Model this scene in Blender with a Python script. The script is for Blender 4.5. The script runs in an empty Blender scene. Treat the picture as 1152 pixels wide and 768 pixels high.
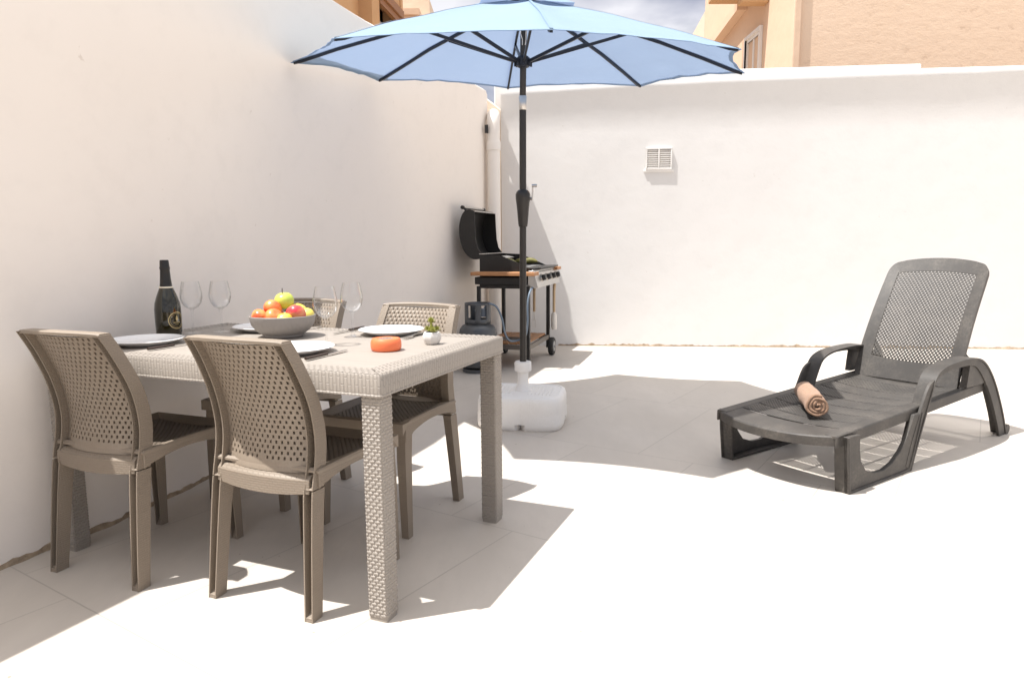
import bpy, bmesh, math, random
from mathutils import Vector, Matrix, noise
R = math.radians
random.seed(7)
scn = bpy.context.scene
COL = scn.collection
V = Vector

# ------------------------------------------------------------------ materials
MATS = {}
def newmat(name):
    m = bpy.data.materials.new(name); m.use_nodes = True
    nt = m.node_tree; b = nt.nodes['Principled BSDF']
    MATS[name] = m
    return m, nt, b
def nd(nt, t, **kw):
    n = nt.nodes.new(t)
    for k, v in kw.items():
        if hasattr(n, k): setattr(n, k, v)
        else: n.inputs[k].default_value = v
    return n
def mixrgb(nt, fac, a, b, blend='MIX'):
    n = nt.nodes.new('ShaderNodeMix'); n.data_type = 'RGBA'; n.blend_type = blend
    for sock, val in ((n.inputs[0], fac), (n.inputs[6], a), (n.inputs[7], b)):
        if isinstance(val, bpy.types.NodeSocket): nt.links.new(val, sock)
        else: sock.default_value = val if not isinstance(val, tuple) else (*val[:3], 1)
    return n.outputs[2]
def ramp(nt, fac, stops):
    n = nt.nodes.new('ShaderNodeValToRGB')
    while len(n.color_ramp.elements) < len(stops): n.color_ramp.elements.new(.5)
    for e, (p, c) in zip(n.color_ramp.elements, stops):
        e.position = p; e.color = (c, c, c, 1) if not isinstance(c, tuple) else (*c, 1)
    nt.links.new(fac, n.inputs[0]); return n.outputs[0]
def noise_n(nt, vec, scale, detail=4, rough=.55):
    n = nt.nodes.new('ShaderNodeTexNoise'); n.inputs['Scale'].default_value = scale
    n.inputs['Detail'].default_value = detail; n.inputs['Roughness'].default_value = rough
    nt.links.new(vec, n.inputs['Vector']); return n.outputs['Fac']
def bump(nt, b, h, strength, dist):
    n = nt.nodes.new('ShaderNodeBump'); n.inputs['Strength'].default_value = strength
    n.inputs['Distance'].default_value = dist; nt.links.new(h, n.inputs['Height'])
    prev = b.inputs['Normal'].links
    if prev: nt.links.new(prev[0].from_socket, n.inputs['Normal'])
    nt.links.new(n.outputs[0], b.inputs['Normal'])
def simple(name, col, rough=.5, metal=0, var=.08, vscale=12, bscale=0, bdist=.001, bstr=.5, coord='Object', spec=.5, dust=0):
    m, nt, b = newmat(name)
    tc = nd(nt, 'ShaderNodeTexCoord')
    f = noise_n(nt, tc.outputs[coord], vscale)
    c2 = tuple(max(0, x * (1 - var)) for x in col); c1 = tuple(min(1, x * (1 + var)) for x in col)
    cc_ = mixrgb(nt, f, c2, c1)
    if dust:
        d1 = noise_n(nt, tc.outputs[coord], 5.5, 6, .7); d2 = noise_n(nt, tc.outputs[coord], 90, 3, .6)
        mu = nd(nt, 'ShaderNodeMath', operation='MULTIPLY'); nt.links.new(ramp(nt, d1, [(.42, 0), (.66, 1)]), mu.inputs[0]); nt.links.new(ramp(nt, d2, [(.35, .15), (.65, 1)]), mu.inputs[1])
        mu2 = nd(nt, 'ShaderNodeMath', operation='MULTIPLY'); nt.links.new(mu.outputs[0], mu2.inputs[0]); mu2.inputs[1].default_value = dust
        cc_ = mixrgb(nt, mu2.outputs[0], cc_, (.42, .37, .31))
    nt.links.new(cc_, b.inputs['Base Color'])
    b.inputs['Roughness'].default_value = rough; b.inputs['Metallic'].default_value = metal
    b.inputs['Specular IOR Level'].default_value = spec
    if bscale: bump(nt, b, noise_n(nt, tc.outputs[coord], bscale, 6), bstr, bdist)
    return m

def plaster(name, col, bstr=.6, streak=False):
    m, nt, b = newmat(name)
    tc = nd(nt, 'ShaderNodeTexCoord'); ob = tc.outputs['Object']
    f1 = noise_n(nt, ob, .9, 3); f2 = noise_n(nt, ob, 7, 6, .65)
    c = mixrgb(nt, f1, tuple(x * .965 for x in col), tuple(min(1, x * 1.03) for x in col))
    c = mixrgb(nt, ramp(nt, f2, [(.33, .35), (.5, 0)]), c, tuple(x * .93 for x in col))
    # small scuffs low down and scattered
    f3 = noise_n(nt, ob, 26, 3, .5)
    f4 = noise_n(nt, ob, 2.2, 2, .5)
    mm = nt.nodes.new('ShaderNodeMath'); mm.operation = 'MULTIPLY'
    nt.links.new(ramp(nt, f3, [(.72, 0), (.76, .4)]), mm.inputs[0]); nt.links.new(ramp(nt, f4, [(.5, 0), (.62, 1)]), mm.inputs[1])
    c = mixrgb(nt, mm.outputs[0], c, (col[0] * .62, col[1] * .56, col[2] * .5))
    nt.links.new(c, b.inputs['Base Color'])
    b.inputs['Roughness'].default_value = .9; b.inputs['Specular IOR Level'].default_value = .15
    bump(nt, b, noise_n(nt, ob, 3.5, 4, .5), bstr, .012)
    bump(nt, b, noise_n(nt, ob, 45, 5, .6), bstr * .45, .0025)
    return m

def woven(name, col, scale_w, scale_h, vert=False, rough=.5, dist=.0016):
    """plastic moulded as weave: brick pattern relief over the side faces"""
    m, nt, b = newmat(name)
    tc = nd(nt, 'ShaderNodeTexCoord'); sp = nd(nt, 'ShaderNodeSeparateXYZ')
    nt.links.new(tc.outputs['Object'], sp.inputs[0])
    ad = nd(nt, 'ShaderNodeMath', operation='ADD'); nt.links.new(sp.outputs[0], ad.inputs[0]); nt.links.new(sp.outputs[1], ad.inputs[1])
    cb = nd(nt, 'ShaderNodeCombineXYZ')
    if vert: nt.links.new(sp.outputs[2], cb.inputs[0]); nt.links.new(ad.outputs[0], cb.inputs[1])
    else: nt.links.new(ad.outputs[0], cb.inputs[0]); nt.links.new(sp.outputs[2], cb.inputs[1])
    br = nd(nt, 'ShaderNodeTexBrick'); nt.links.new(cb.outputs[0], br.inputs['Vector'])
    br.inputs['Scale'].default_value = 1; br.inputs['Brick Width'].default_value = scale_w; br.inputs['Row Height'].default_value = scale_h
    br.inputs['Mortar Size'].default_value = min(scale_w, scale_h) * .16; br.inputs['Mortar Smooth'].default_value = .6
    br.inputs['Color1'].default_value = (1, 1, 1, 1); br.inputs['Color2'].default_value = (.85, .85, .85, 1); br.inputs['Mortar'].default_value = (0, 0, 0, 1)
    bump(nt, b, br.outputs['Color'], .9, dist)
    f = noise_n(nt, tc.outputs['Object'], 9, 4)
    nt.links.new(mixrgb(nt, f, tuple(x * .93 for x in col), tuple(x * 1.06 for x in col)), b.inputs['Base Color'])
    b.inputs['Roughness'].default_value = rough
    bump(nt, b, noise_n(nt, tc.outputs['Object'], 300, 2), .25, .0004)
    return m

TAUPE = (.248, .202, .156)
TABLE = (.315, .282, .247)
plastic = simple('taupe_plastic', TAUPE, .5, var=.05, vscale=8, bscale=260, bdist=.0003, bstr=.4, dust=.22)
seat_m = simple('darker_taupe_seat_weave', (.135, .108, .082), .55, var=.06, vscale=8, bscale=260, bdist=.0003, bstr=.4, dust=.10)  # chair plastic in a darker tone, used on the seat panels only
plastic_w = woven('taupe_woven_plastic', TAUPE, .021, .0075, dist=.0014)
table_w = woven('table_leg_woven', TABLE, .024, .0085, dist=.0012)
table_rib = woven('table_rim_woven', TABLE, .043, .0125, vert=True, dist=.0028)
wall_m = plaster('white_plaster', (.86, .80, .735), .35)
wall_b = plaster('back_wall_plaster', (.71, .70, .685), .4)
lounge_m = simple('anthracite_plastic', (.056, .052, .048), .5, var=.10, vscale=6, bscale=200, bdist=.0003, bstr=.5, spec=.32, dust=.16)
black_m = simple('black_enamel', (.012, .011, .010), .42, var=.2, vscale=5, bscale=120, bdist=.0003, bstr=.3)
steel_m = simple('brushed_steel', (.62, .60, .57), .32, 1, var=.06, vscale=30)
wood_m = simple('oiled_wood', (.42, .20, .085), .5, var=.25, vscale=14, bscale=60, bdist=.0008)
pole_m = simple('dark_metal_pole', (.040, .036, .032), .38, .3, var=.1)
rib_m = simple('dark_navy_rib', (.018, .022, .032), .4, .2, var=.1)
whitep = simple('white_plastic', (.82, .80, .77), .45, var=.03, vscale=5, bscale=40, bdist=.0006, bstr=.3, dust=.14)
pipe_m = simple('white_pipe_plastic', (.80, .76, .71), .4, var=.03, vscale=5)
gas_m = simple('grey_gas_enamel', (.085, .09, .095), .38, .1, var=.2, vscale=7, bscale=60, bdist=.0005)
hose_m = simple('blue_grey_rubber', (.16, .21, .27), .5, var=.1)
rubber_m = simple('black_rubber', (.02, .02, .02), .7, var=.2)
mortar_m = simple('crumbled_mortar', (.34, .26, .18), .95, var=.7, vscale=30, bscale=55, bdist=.01, bstr=.9)
porc_m = simple('white_porcelain', (.80, .80, .80), .12, var=.01)
bowl_m = simple('grey_stoneware', (.27, .25, .235), .55, var=.08, vscale=25, bscale=150, bdist=.0004)
orange_m = simple('orange_plastic', (.85, .19, .07), .45, var=.08, bscale=120, bdist=.0006)
concrete_m = simple('pale_pot_concrete', (.62, .60, .57), .8, var=.08, vscale=30, bscale=90, bdist=.0006)
succ_m = simple('succulent_green', (.26, .27, .05), .55, var=.35, vscale=60)
soil_m = simple('dark_soil', (.05, .035, .02), .9, var=.3, vscale=90)
foil_m = simple('black_foil', (.012, .011, .01), .35, var=.2, vscale=40, bscale=120, bdist=.0005)
gold_m = simple('gold_print', (.62, .50, .26), .35, .7, var=.05)
label_m = simple('dark_label', (.012, .011, .010), .5, var=.1)
handle_m = simple('dark_wood_handle', (.035, .020, .013), .5, var=.2)
stone_tan = plaster('tan_render', (.56, .36, .20), .8)
stone_light = plaster('light_tan_render', (.73, .55, .41), .8)
stone_pale = plaster('pale_render', (.74, .62, .50), .8)
frame_grey = simple('grey_window_frame', (.45, .47, .50), .4, var=.05)
frame_brown = simple('brown_shutter', (.30, .14, .05), .5, var=.1)
veg_m = simple('grilled_peppers', (.16, .15, .04), .5, var=.6, vscale=30)
white_cloth_m = simple('pale_bristles', (.72, .68, .62), .8, var=.1, vscale=80, bscale=200, bdist=.002)

# rough masonry of the right building's front
m, nt, b = newmat('rough_masonry')
tc = nd(nt, 'ShaderNodeTexCoord'); ob = tc.outputs['Object']
mp = nd(nt, 'ShaderNodeMapping'); mp.inputs['Scale'].default_value = (.6, .6, 1.0); nt.links.new(ob, mp.inputs[0])
f1 = noise_n(nt, mp.outputs[0], 2.2, 8, .7); f2 = noise_n(nt, mp.outputs[0], 11, 6, .7)
c = mixrgb(nt, f1, (.76, .58, .43), (.80, .63, .485))
c = mixrgb(nt, ramp(nt, f2, [(.32, .5), (.42, 0)]), c, (.55, .40, .29))
nt.links.new(c, b.inputs['Base Color']); b.inputs['Roughness'].default_value = .95
bump(nt, b, f2, .6, .010); masonry_m = m

# table top: plank-like grain in centre
m, nt, b = newmat('table_top_plastic')
tc = nd(nt, 'ShaderNodeTexCoord'); ob = tc.outputs['Object']
mp = nd(nt, 'ShaderNodeMapping'); mp.inputs['Scale'].default_value = (3, 60, 3); nt.links.new(ob, mp.inputs[0])
g = noise_n(nt, mp.outputs[0], 1.5, 6, .6)
nt.links.new(mixrgb(nt, ramp(nt, g, [(.3, 0), (.7, 1)]), tuple(x * .90 for x in TABLE), tuple(x * 1.08 for x in TABLE)), b.inputs['Base Color'])
b.inputs['Roughness'].default_value = .55; bump(nt, b, g, .5, .0012); ttop_m = m

# patio tiles
m, nt, b = newmat('porcelain_tiles')
ge = nd(nt, 'ShaderNodeNewGeometry'); mp = nd(nt, 'ShaderNodeMapping')
TA = R(33.5)
# coordinates (B, A): B=(cos,-sin), A=(sin,cos)
mp.inputs['Rotation'].default_value = (0, 0, TA); nt.links.new(ge.outputs['Position'], mp.inputs[0])
mp2 = nd(nt, 'ShaderNodeMapping'); mp2.inputs['Location'].default_value = (1.76 + .6 * 20, -1.0 + 1.2 * 20, 0); nt.links.new(mp.outputs[0], mp2.inputs[0])
br = nd(nt, 'ShaderNodeTexBrick'); nt.links.new(mp2.outputs[0], br.inputs['Vector'])
br.offset = .5; br.inputs['Scale'].default_value = 1; br.inputs['Brick Width'].default_value = .6; br.inputs['Row Height'].default_value = 1.2
br.inputs['Mortar Size'].default_value = .0028; br.inputs['Mortar Smooth'].default_value = .3; br.inputs['Bias'].default_value = 0
br.inputs['Color1'].default_value = (.96, .96, .96, 1); br.inputs['Color2'].default_value = (1.0, 1.0, 1.0, 1); br.inputs['Mortar'].default_value = (1, 1, 1, 1)
FL = (.555, .508, .455)
p = ge.outputs['Position']
ms = nd(nt, 'ShaderNodeMapping'); ms.inputs['Rotation'].default_value = (0, 0, TA); ms.inputs['Scale'].default_value = (1, .35, 1); nt.links.new(p, ms.inputs[0])
n1 = noise_n(nt, ms.outputs[0], 3.2, 6, .62); n2 = noise_n(nt, ms.outputs[0], 22, 5, .6); n3 = noise_n(nt, p, 1.1, 2)
c = mixrgb(nt, ramp(nt, n1, [(.3, 0), (.7, 1)]), tuple(x * .91 for x in FL), tuple(x * 1.05 for x in FL))
c = mixrgb(nt, ramp(nt, n2, [(.3, .5), (.52, 0)]), c, tuple(x * .92 for x in FL))
c = mixrgb(nt, ramp(nt, n3, [(.35, .35), (.55, 0)]), c, (FL[0] * .9, FL[1] * .885, FL[2] * .86))
sp_ = noise_n(nt, p, 34, 2, .4)
c = mixrgb(nt, ramp(nt, sp_, [(.765, 0), (.785, .6)]), c, (.22, .17, .13))
c = mixrgb(nt, 1.0, c, br.outputs['Color'], 'MULTIPLY')
c = mixrgb(nt, br.outputs['Fac'], c, (.41, .375, .335))
nt.links.new(c, b.inputs['Base Color']); b.inputs['Roughness'].default_value = .5; b.inputs['Specular IOR Level'].default_value = .3
inv = nd(nt, 'ShaderNodeMath', operation='SUBTRACT'); inv.inputs[0].default_value = 1; nt.links.new(br.outputs['Fac'], inv.inputs[1])
bump(nt, b, inv.outputs[0], .5, .0012); bump(nt, b, n2, .25, .0012)
floor_m = m
ground_m = simple('ground_soil', (.36, .30, .24), .95, var=.2, vscale=.4, bscale=3, bdist=.03)

# fabric of the canopy
m, nt, b = newmat('light_blue_canvas')
tc = nd(nt, 'ShaderNodeTexCoord')
nt.nodes.remove(b); out = nt.nodes['Material Output']
df = nd(nt, 'ShaderNodeBsdfDiffuse'); tr = nd(nt, 'ShaderNodeBsdfTranslucent'); mx = nd(nt, 'ShaderNodeMixShader')
wv = noise_n(nt, tc.outputs['Object'], 2.5, 4)
nt.links.new(mixrgb(nt, wv, (.35, .475, .59), (.38, .505, .615)), df.inputs[0])
nt.links.new(mixrgb(nt, wv, (.215, .285, .44), (.235, .305, .46)), tr.inputs[0])
bn = nd(nt, 'ShaderNodeBump'); bn.inputs['Strength'].default_value = .35; bn.inputs['Distance'].default_value = .01
nt.links.new(noise_n(nt, tc.outputs['Object'], 5, 3), bn.inputs['Height'])
nt.links.new(bn.outputs[0], df.inputs['Normal']); nt.links.new(bn.outputs[0], tr.inputs['Normal'])
mx.inputs[0].default_value = .42; nt.links.new(df.outputs[0], mx.inputs[1]); nt.links.new(tr.outputs[0], mx.inputs[2])
nt.links.new(mx.outputs[0], out.inputs[0]); canvas_m = m

# clear wine glass (thin walls)
m, nt, b = newmat('clear_glass'); nt.nodes.remove(b); out = nt.nodes['Material Output']
tp = nd(nt, 'ShaderNodeBsdfTransparent'); tp.inputs[0].default_value = (.992, .993, .993, 1)
gl = nd(nt, 'ShaderNodeBsdfGlossy'); gl.inputs['Roughness'].default_value = .03; lw = nd(nt, 'ShaderNodeLayerWeight'); lw.inputs['Blend'].default_value = .18
pw = nd(nt, 'ShaderNodeMath', operation='POWER'); nt.links.new(lw.outputs['Facing'], pw.inputs[0]); pw.inputs[1].default_value = 2.5
ml = nd(nt, 'ShaderNodeMath', operation='MULTIPLY_ADD'); nt.links.new(pw.outputs[0], ml.inputs[0]); ml.inputs[1].default_value = .8; ml.inputs[2].default_value = .025
lw.inputs['Blend'].default_value = .5
mx = nd(nt, 'ShaderNodeMixShader'); nt.links.new(ml.outputs[0], mx.inputs[0]); nt.links.new(tp.outputs[0], mx.inputs[1]); nt.links.new(gl.outputs[0], mx.inputs[2])
nt.links.new(mx.outputs[0], out.inputs[0]); glass_m = m
m, nt, b = newmat('dark_bottle_glass'); b.inputs['Base Color'].default_value = (.010, .010, .004, 1); b.inputs['Roughness'].default_value = .06
b.inputs['Coat Weight'].default_value = .6; tc = nd(nt, 'ShaderNodeTexCoord')
nt.links.new(mixrgb(nt, noise_n(nt, tc.outputs['Object'], 9), (.008, .008, .003), (.03, .024, .006)), b.inputs['Base Color']); botglass_m = m
m, nt, b = newmat('window_pane'); b.inputs['Base Color'].default_value = (.05, .06, .08, 1); b.inputs['Roughness'].default_value = .05; pane_m = m

def fruitmat(name, a, c_, sc=14, lo=.4, hi=.6):
    m, nt, b = newmat(name); tc = nd(nt, 'ShaderNodeTexCoord')
    f = noise_n(nt, tc.outputs['Object'], sc, 4); f2 = noise_n(nt, tc.outputs['Object'], 160, 3)
    c = mixrgb(nt, ramp(nt, f, [(lo, 0), (hi, 1)]), a, c_)
    c = mixrgb(nt, ramp(nt, f2, [(.62, 0), (.7, .35)]), c, (.45, .25, .10))
    nt.links.new(c, b.inputs['Base Color'])
    b.inputs['Roughness'].default_value = .32; return m
peach_m = fruitmat('blush_orange_skin', (.78, .30, .09), (.72, .10, .035), 16)
redap_m = fruitmat('red_apple_skin', (.62, .045, .06), (.75, .33, .15), 20, .45, .7)
greenap_m = fruitmat('yellow_green_skin', (.62, .60, .10), (.48, .60, .10), 12)
lemon_m = fruitmat('yellow_skin', (.80, .55, .06), (.78, .66, .14), 12)

m, nt, b = newmat('brown_terry'); tc = nd(nt, 'ShaderNodeTexCoord'); ob = tc.outputs['Object']
nt.links.new(mixrgb(nt, noise_n(nt, ob, 60, 4), (.33, .19, .12), (.46, .29, .19)), b.inputs['Base Color'])
b.inputs['Roughness'].default_value = 1; b.inputs['Sheen Weight'].default_value = .2; bump(nt, b, noise_n(nt, ob, 220, 5, .8), 1, .008); terry_m = m

# ------------------------------------------------------------------ mesh helpers
def build(name, bm, mat, parent=None, bevel=0, seg=2, sharp=38, solid=0, sub=0):
    bmesh.ops.remove_doubles(bm, verts=bm.verts, dist=1e-5)
    if not getattr(build, 'keep', False): bmesh.ops.recalc_face_normals(bm, faces=bm.faces)
    lim = R(sharp)
    for f in bm.faces: f.smooth = True
    for e in bm.edges:
        if len(e.link_faces) == 2:
            e.smooth = e.calc_face_angle(0) < lim
    me = bpy.data.meshes.new(name); bm.to_mesh(me); bm.free()
    for mm in (mat if isinstance(mat, (list, tuple)) else [mat]): me.materials.append(mm)
    o = bpy.data.objects.new(name, me); COL.objects.link(o)
    if parent is not None: o.parent = parent
    if solid:
        s = o.modifiers.new('s', 'SOLIDIFY'); s.thickness = solid; s.offset = 0
    if bevel:
        s = o.modifiers.new('b', 'BEVEL'); s.width = bevel; s.segments = seg; s.limit_method = 'ANGLE'; s.angle_limit = R(35); s.harden_normals = False
    if sub:
        s = o.modifiers.new('u', 'SUBSURF'); s.levels = sub; s.render_levels = sub
    return o
def tag(o, label=None, cat=None, group=None, kind=None):
    if label: o['label'] = label
    if cat: o['category'] = cat
    if group: o['group'] = group
    if kind: o['kind'] = kind
    return o
def thing(name, label, cat, loc=(0, 0, 0), rz=0, group=None):
    o = bpy.data.objects.new(name, None); COL.objects.link(o)
    o.location = loc; o.rotation_euler = (0, 0, rz); o.empty_display_size = .1
    return tag(o, label, cat, group)
def kids(o): return [c for c in bpy.data.objects if c.parent == o]
def dup(root, loc, rz, label):
    r = root.copy(); COL.objects.link(r); r.location = loc; r.rotation_euler = (0, 0, rz); r['label'] = label
    for ch in kids(root):
        c = ch.copy(); COL.objects.link(c); c.parent = r
        for g in kids(ch):
            d = g.copy(); COL.objects.link(d); d.parent = c
    return r
def box(bm, x0, x1, y0, y1, z0, z1, M=None):
    vs = [bm.verts.new((x, y, z)) for z in (z0, z1) for y in (y0, y1) for x in (x0, x1)]
    for f in ((0, 1, 3, 2), (4, 6, 7, 5), (0, 4, 5, 1), (2, 3, 7, 6), (0, 2, 6, 4), (1, 5, 7, 3)):
        bm.faces.new([vs[i] for i in f])
    if M is not None: bmesh.ops.transform(bm, matrix=M, verts=vs)
    return vs
def loft(bm, rings, closed=True, caps=True):
    rr = [[bm.verts.new(p) for p in ring] for ring in rings]
    n = len(rr[0])
    for a, b_ in zip(rr, rr[1:]):
        for i in range(n if closed else n - 1):
            j = (i + 1) % n
            bm.faces.new((a[i], a[j], b_[j], b_[i]))
    if caps and closed:
        bm.faces.new(rr[0][::-1]); bm.faces.new(rr[-1])
    return rr
def tube(bm, pts, r, n=10, caps=True):
    pts = [V(p) for p in pts]; rings = []
    rs = r if isinstance(r, (list, tuple)) else [r] * len(pts)
    up = None
    for i, p in enumerate(pts):
        t = (pts[min(i + 1, len(pts) - 1)] - pts[max(i - 1, 0)]).normalized()
        if up is None:
            up = t.orthogonal().normalized()
        up = (up - t * up.dot(t)).normalized(); s = t.cross(up)
        rings.append([p + (up * math.cos(2 * math.pi * k / n) + s * math.sin(2 * math.pi * k / n)) * rs[i] for k in range(n)])
    return loft(bm, rings, True, caps)
def lathe(bm, prof, n=32, c=(0, 0, 0), wob=None):
    rings = []
    for r, z in prof:
        ring = []
        for k in range(n):
            a = 2 * math.pi * k / n; rr = max(r, 1e-4) * (wob(a, z) if wob else 1)
            ring.append(V((c[0] + rr * math.cos(a), c[1] + rr * math.sin(a), c[2] + z)))
        rings.append(ring)
    return loft(bm, rings, True, True)
def strip_prism(bm, outer, inner, f0, f1):
    """solid between two polylines of equal length, extruded from map f0 to map f1"""
    n = len(outer)
    A = [bm.verts.new(f0(*p)) for p in outer]; B = [bm.verts.new(f0(*p)) for p in inner]
    C_ = [bm.verts.new(f1(*p)) for p in outer]; D = [bm.verts.new(f1(*p)) for p in inner]
    for i in range(n - 1):
        bm.faces.new((A[i], A[i + 1], B[i + 1], B[i])); bm.faces.new((C_[i], D[i], D[i + 1], C_[i + 1]))
        bm.faces.new((A[i], C_[i], C_[i + 1], A[i + 1])); bm.faces.new((B[i], B[i + 1], D[i + 1], D[i]))
    bm.faces.new((A[0], B[0], D[0], C_[0])); bm.faces.new((A[-1], C_[-1], D[-1], B[-1]))
def prism(bm, poly, f0, f1):
    A = [bm.verts.new(f0(*p)) for p in poly]; B = [bm.verts.new(f1(*p)) for p in poly]
    n = len(poly); bm.faces.new(A[::-1]); bm.faces.new(B)
    for i in range(n): bm.faces.new((A[i], A[(i + 1) % n], B[(i + 1) % n], B[i]))
def weave(bm, S, nu, nv, hu, hv, depth, bulge, side=1, open_=False, phase=0, mask=None):
    """surface S(u,v)->(point, normal), u,v in 0..1; checker cells carry pockets (or real openings)"""
    P = {}
    def pt(u, v, d=0):
        p, n = S(u, v); return bm.verts.new(p + n * d * side)
    g = [[pt(i / nu, j / nv) for i in range(nu + 1)] for j in range(nv + 1)]
    for j in range(nv):
        for i in range(nu):
            q = (g[j][i], g[j][i + 1], g[j + 1][i + 1], g[j + 1][i])
            uc, vc = (i + .5) / nu, (j + .5) / nv
            hole = (i + j + phase) % 2 == 0 and (mask is None or mask(uc, vc))
            if hole:
                a, b_ = hu / 2 / nu, hv / 2 / nv
                r1 = [pt(uc - a, vc - b_), pt(uc + a, vc - b_), pt(uc + a, vc + b_), pt(uc - a, vc + b_)]
                for k in range(4): bm.faces.new((q[k], q[(k + 1) % 4], r1[(k + 1) % 4], r1[k]))
                if open_:
                    pass
                else:
                    r2 = [pt(uc - a * .8, vc - b_ * .8, -depth), pt(uc + a * .8, vc - b_ * .8, -depth), pt(uc + a * .8, vc + b_ * .8, -depth), pt(uc - a * .8, vc + b_ * .8, -depth)]
                    for k in range(4): bm.faces.new((r1[k], r1[(k + 1) % 4], r2[(k + 1) % 4], r2[k]))
                    bm.faces.new(r2)
            elif bulge:
                c = pt(uc, vc, bulge)
                for k in range(4): bm.faces.new((q[k], q[(k + 1) % 4], c))
            else: bm.faces.new(q)
def lerp(a, b, t): return a + (b - a) * t
def interp(tab, x):
    if x <= tab[0][0]: return tab[0][1]
    for (x0, y0), (x1, y1) in zip(tab, tab[1:]):
        if x <= x1: return y0 + (y1 - y0) * (x - x0) / (x1 - x0)
    return tab[-1][1]
def smooth_path(pts, n=4):
    """Catmull-Rom through 2-tuples or 3-tuples"""
    pts = [V(p) for p in pts]; out = []
    for i in range(len(pts) - 1):
        p0 = pts[max(i - 1, 0)]; p1 = pts[i]; p2 = pts[i + 1]; p3 = pts[min(i + 2, len(pts) - 1)]
        for k in range(n):
            t = k / n
            out.append(.5 * ((2 * p1) + (p2 - p0) * t + (2 * p0 - 5 * p1 + 4 * p2 - p3) * t * t + (3 * p1 - p0 - 3 * p2 + p3) * t ** 3))
    out.append(pts[-1]); return out

# ------------------------------------------------------------------ setting: ground, floor
bm = bmesh.new(); s = 300
bm.faces.new([bm.verts.new(p) for p in ((-s, -s, -.03), (s, -s, -.03), (s, s, -.03), (-s, s, -.03))])
tag(build('ground', bm, ground_m), 'bare ground beyond the courtyard walls', 'ground', kind='structure')
bm = bmesh.new()
bm.faces.new([bm.verts.new(p) for p in ((-6.2, -6, 0), (9, -6, 0), (9, 7.05, 0), (-.2, 7.95, 0))])
tag(build('patio_floor', bm, floor_m), 'pale grey porcelain patio tiles, blinding white in the sun', 'floor', kind='structure')

# ------------------------------------------------------------------ left wall (bends slightly, its near top ramps down)
WL = [(-5.36, -6.0), (-3.0, -.5), (-2.2, 1.362), (-1.93, 1.99), (-1.76, 2.38), (-1.60, 2.76), (-1.50, 3.10), (-1.39, 3.55), (-1.285, 4.10), (-1.15, 4.58), (-.955, 5.19), (-.58, 6.37), (-.235, 7.47)]
WH = [1.9, 1.9, 1.90, 1.97, 2.06, 2.18, 2.30, 2.46, 2.60, 2.64, 2.625, 2.63, 2.63]
def wall_sections():
    pts = [V((x, y, 0)) for x, y in WL]; out = []
    for i, p in enumerate(pts):
        t = (pts[min(i + 1, len(pts) - 1)] - pts[max(i - 1, 0)]).normalized()
        n = V((-t.y, t.x, 0))           # towards outside (left/back)
        out.append((p, n, WH[i]))
    return out
dense = []
sec = wall_sections()
for (p0, n0, h0), (p1, n1, h1) in zip(sec, sec[1:]):
    k = max(1, int((p1 - p0).length / .12))
    for i in range(k): dense.append((p0.lerp(p1, i / k), n0.lerp(n1, i / k).normalized(), lerp(h0, h1, i / k)))
dense.append(sec[-1])
lw = thing('courtyard_wall', 'long off-white plastered wall on the left, in its own shade behind the dining table', 'wall', WL[3] + (0,))
inv = -V(WL[3] + (0,))
bm = bmesh.new(); rings = []
T = .20
for p, n, h in dense:
    w = .004 * noise.noise(p * 1.3) ; hh = h + .006 * noise.noise(p * 2.1)
    q = p + inv + n * w
    ring = [q + V((0, 0, -.02))]
    for z in (.3, .8, 1.3, 1.8): ring.append(q + V((0, 0, min(z, hh - .1))) + n * (.005 * noise.noise(V((p.x * 1.7, p.y * 1.7, z)))))
    ring.append(q + V((0, 0, hh - .06)))
    ring += [q + n * .012 + V((0, 0, hh - .022)), q + n * .045 + V((0, 0, hh)), q + n * (T - .04) + V((0, 0, hh)), q + n * T + V((0, 0, hh - .04)), q + n * T + V((0, 0, -.02))]
    rings.append(ring)
loft(bm, rings, True, True); build('wall_body', bm, wall_m, lw)
def mortar(bm, pts, w, h, seed):
    rng = random.Random(seed); A = [V(p) for p in pts]; rings = []
    for i in range(len(A) - 1):
        L = (A[i + 1] - A[i]).length; k = max(1, int(L / .022)); t = (A[i + 1] - A[i]).normalized(); n = V((t.y, -t.x, 0))
        for j in range(k):
            p = A[i].lerp(A[i + 1], j / k)
            ww = w * (.35 + .8 * abs(noise.noise(p * 5 + V((seed, 0, 0)))) * 2 + rng.uniform(-.15, .2)); hh = h * (.45 + 0.9 * abs(noise.noise(p * 9 + V((0, seed, 0)))) + rng.uniform(-.18, .2))
            rings.append([p - n * .006 + V((0, 0, -.002)), p + n * ww + V((0, 0, -.002)), p + n * ww * .85 + V((0, 0, hh * .35)), p + n * ww * .4 + V((0, 0, hh * .9)), p - n * .006 + V((0, 0, hh))])
    loft(bm, rings, True, True)
bm = bmesh.new(); mortar(bm, [(x, y, 0) for x, y in WL[1:]], .013, .026, 3)
bmesh.ops.translate(bm, verts=bm.verts, vec=inv); build('mortar_line', bm, mortar_m, lw)

# recessed far piece of wall behind the drain pipe
rw = thing('recessed_wall', 'narrow tan wall piece set back behind the drain pipe in the far left corner', 'wall', (-.30, 7.60, 0))
bm = bmesh.new(); rings = []
for k in range(12):
    t = k / 11; x = lerp(-.12, .196, t); h = lerp(2.70, 2.46, t)
    rings.append([V((x, 0, 0)), V((x, 0, h - .02)), V((x, .03, h)), V((x, .2, h)), V((x, .2, 0))])
loft(bm, rings); build('wall_body', bm, stone_pale, rw)

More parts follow.
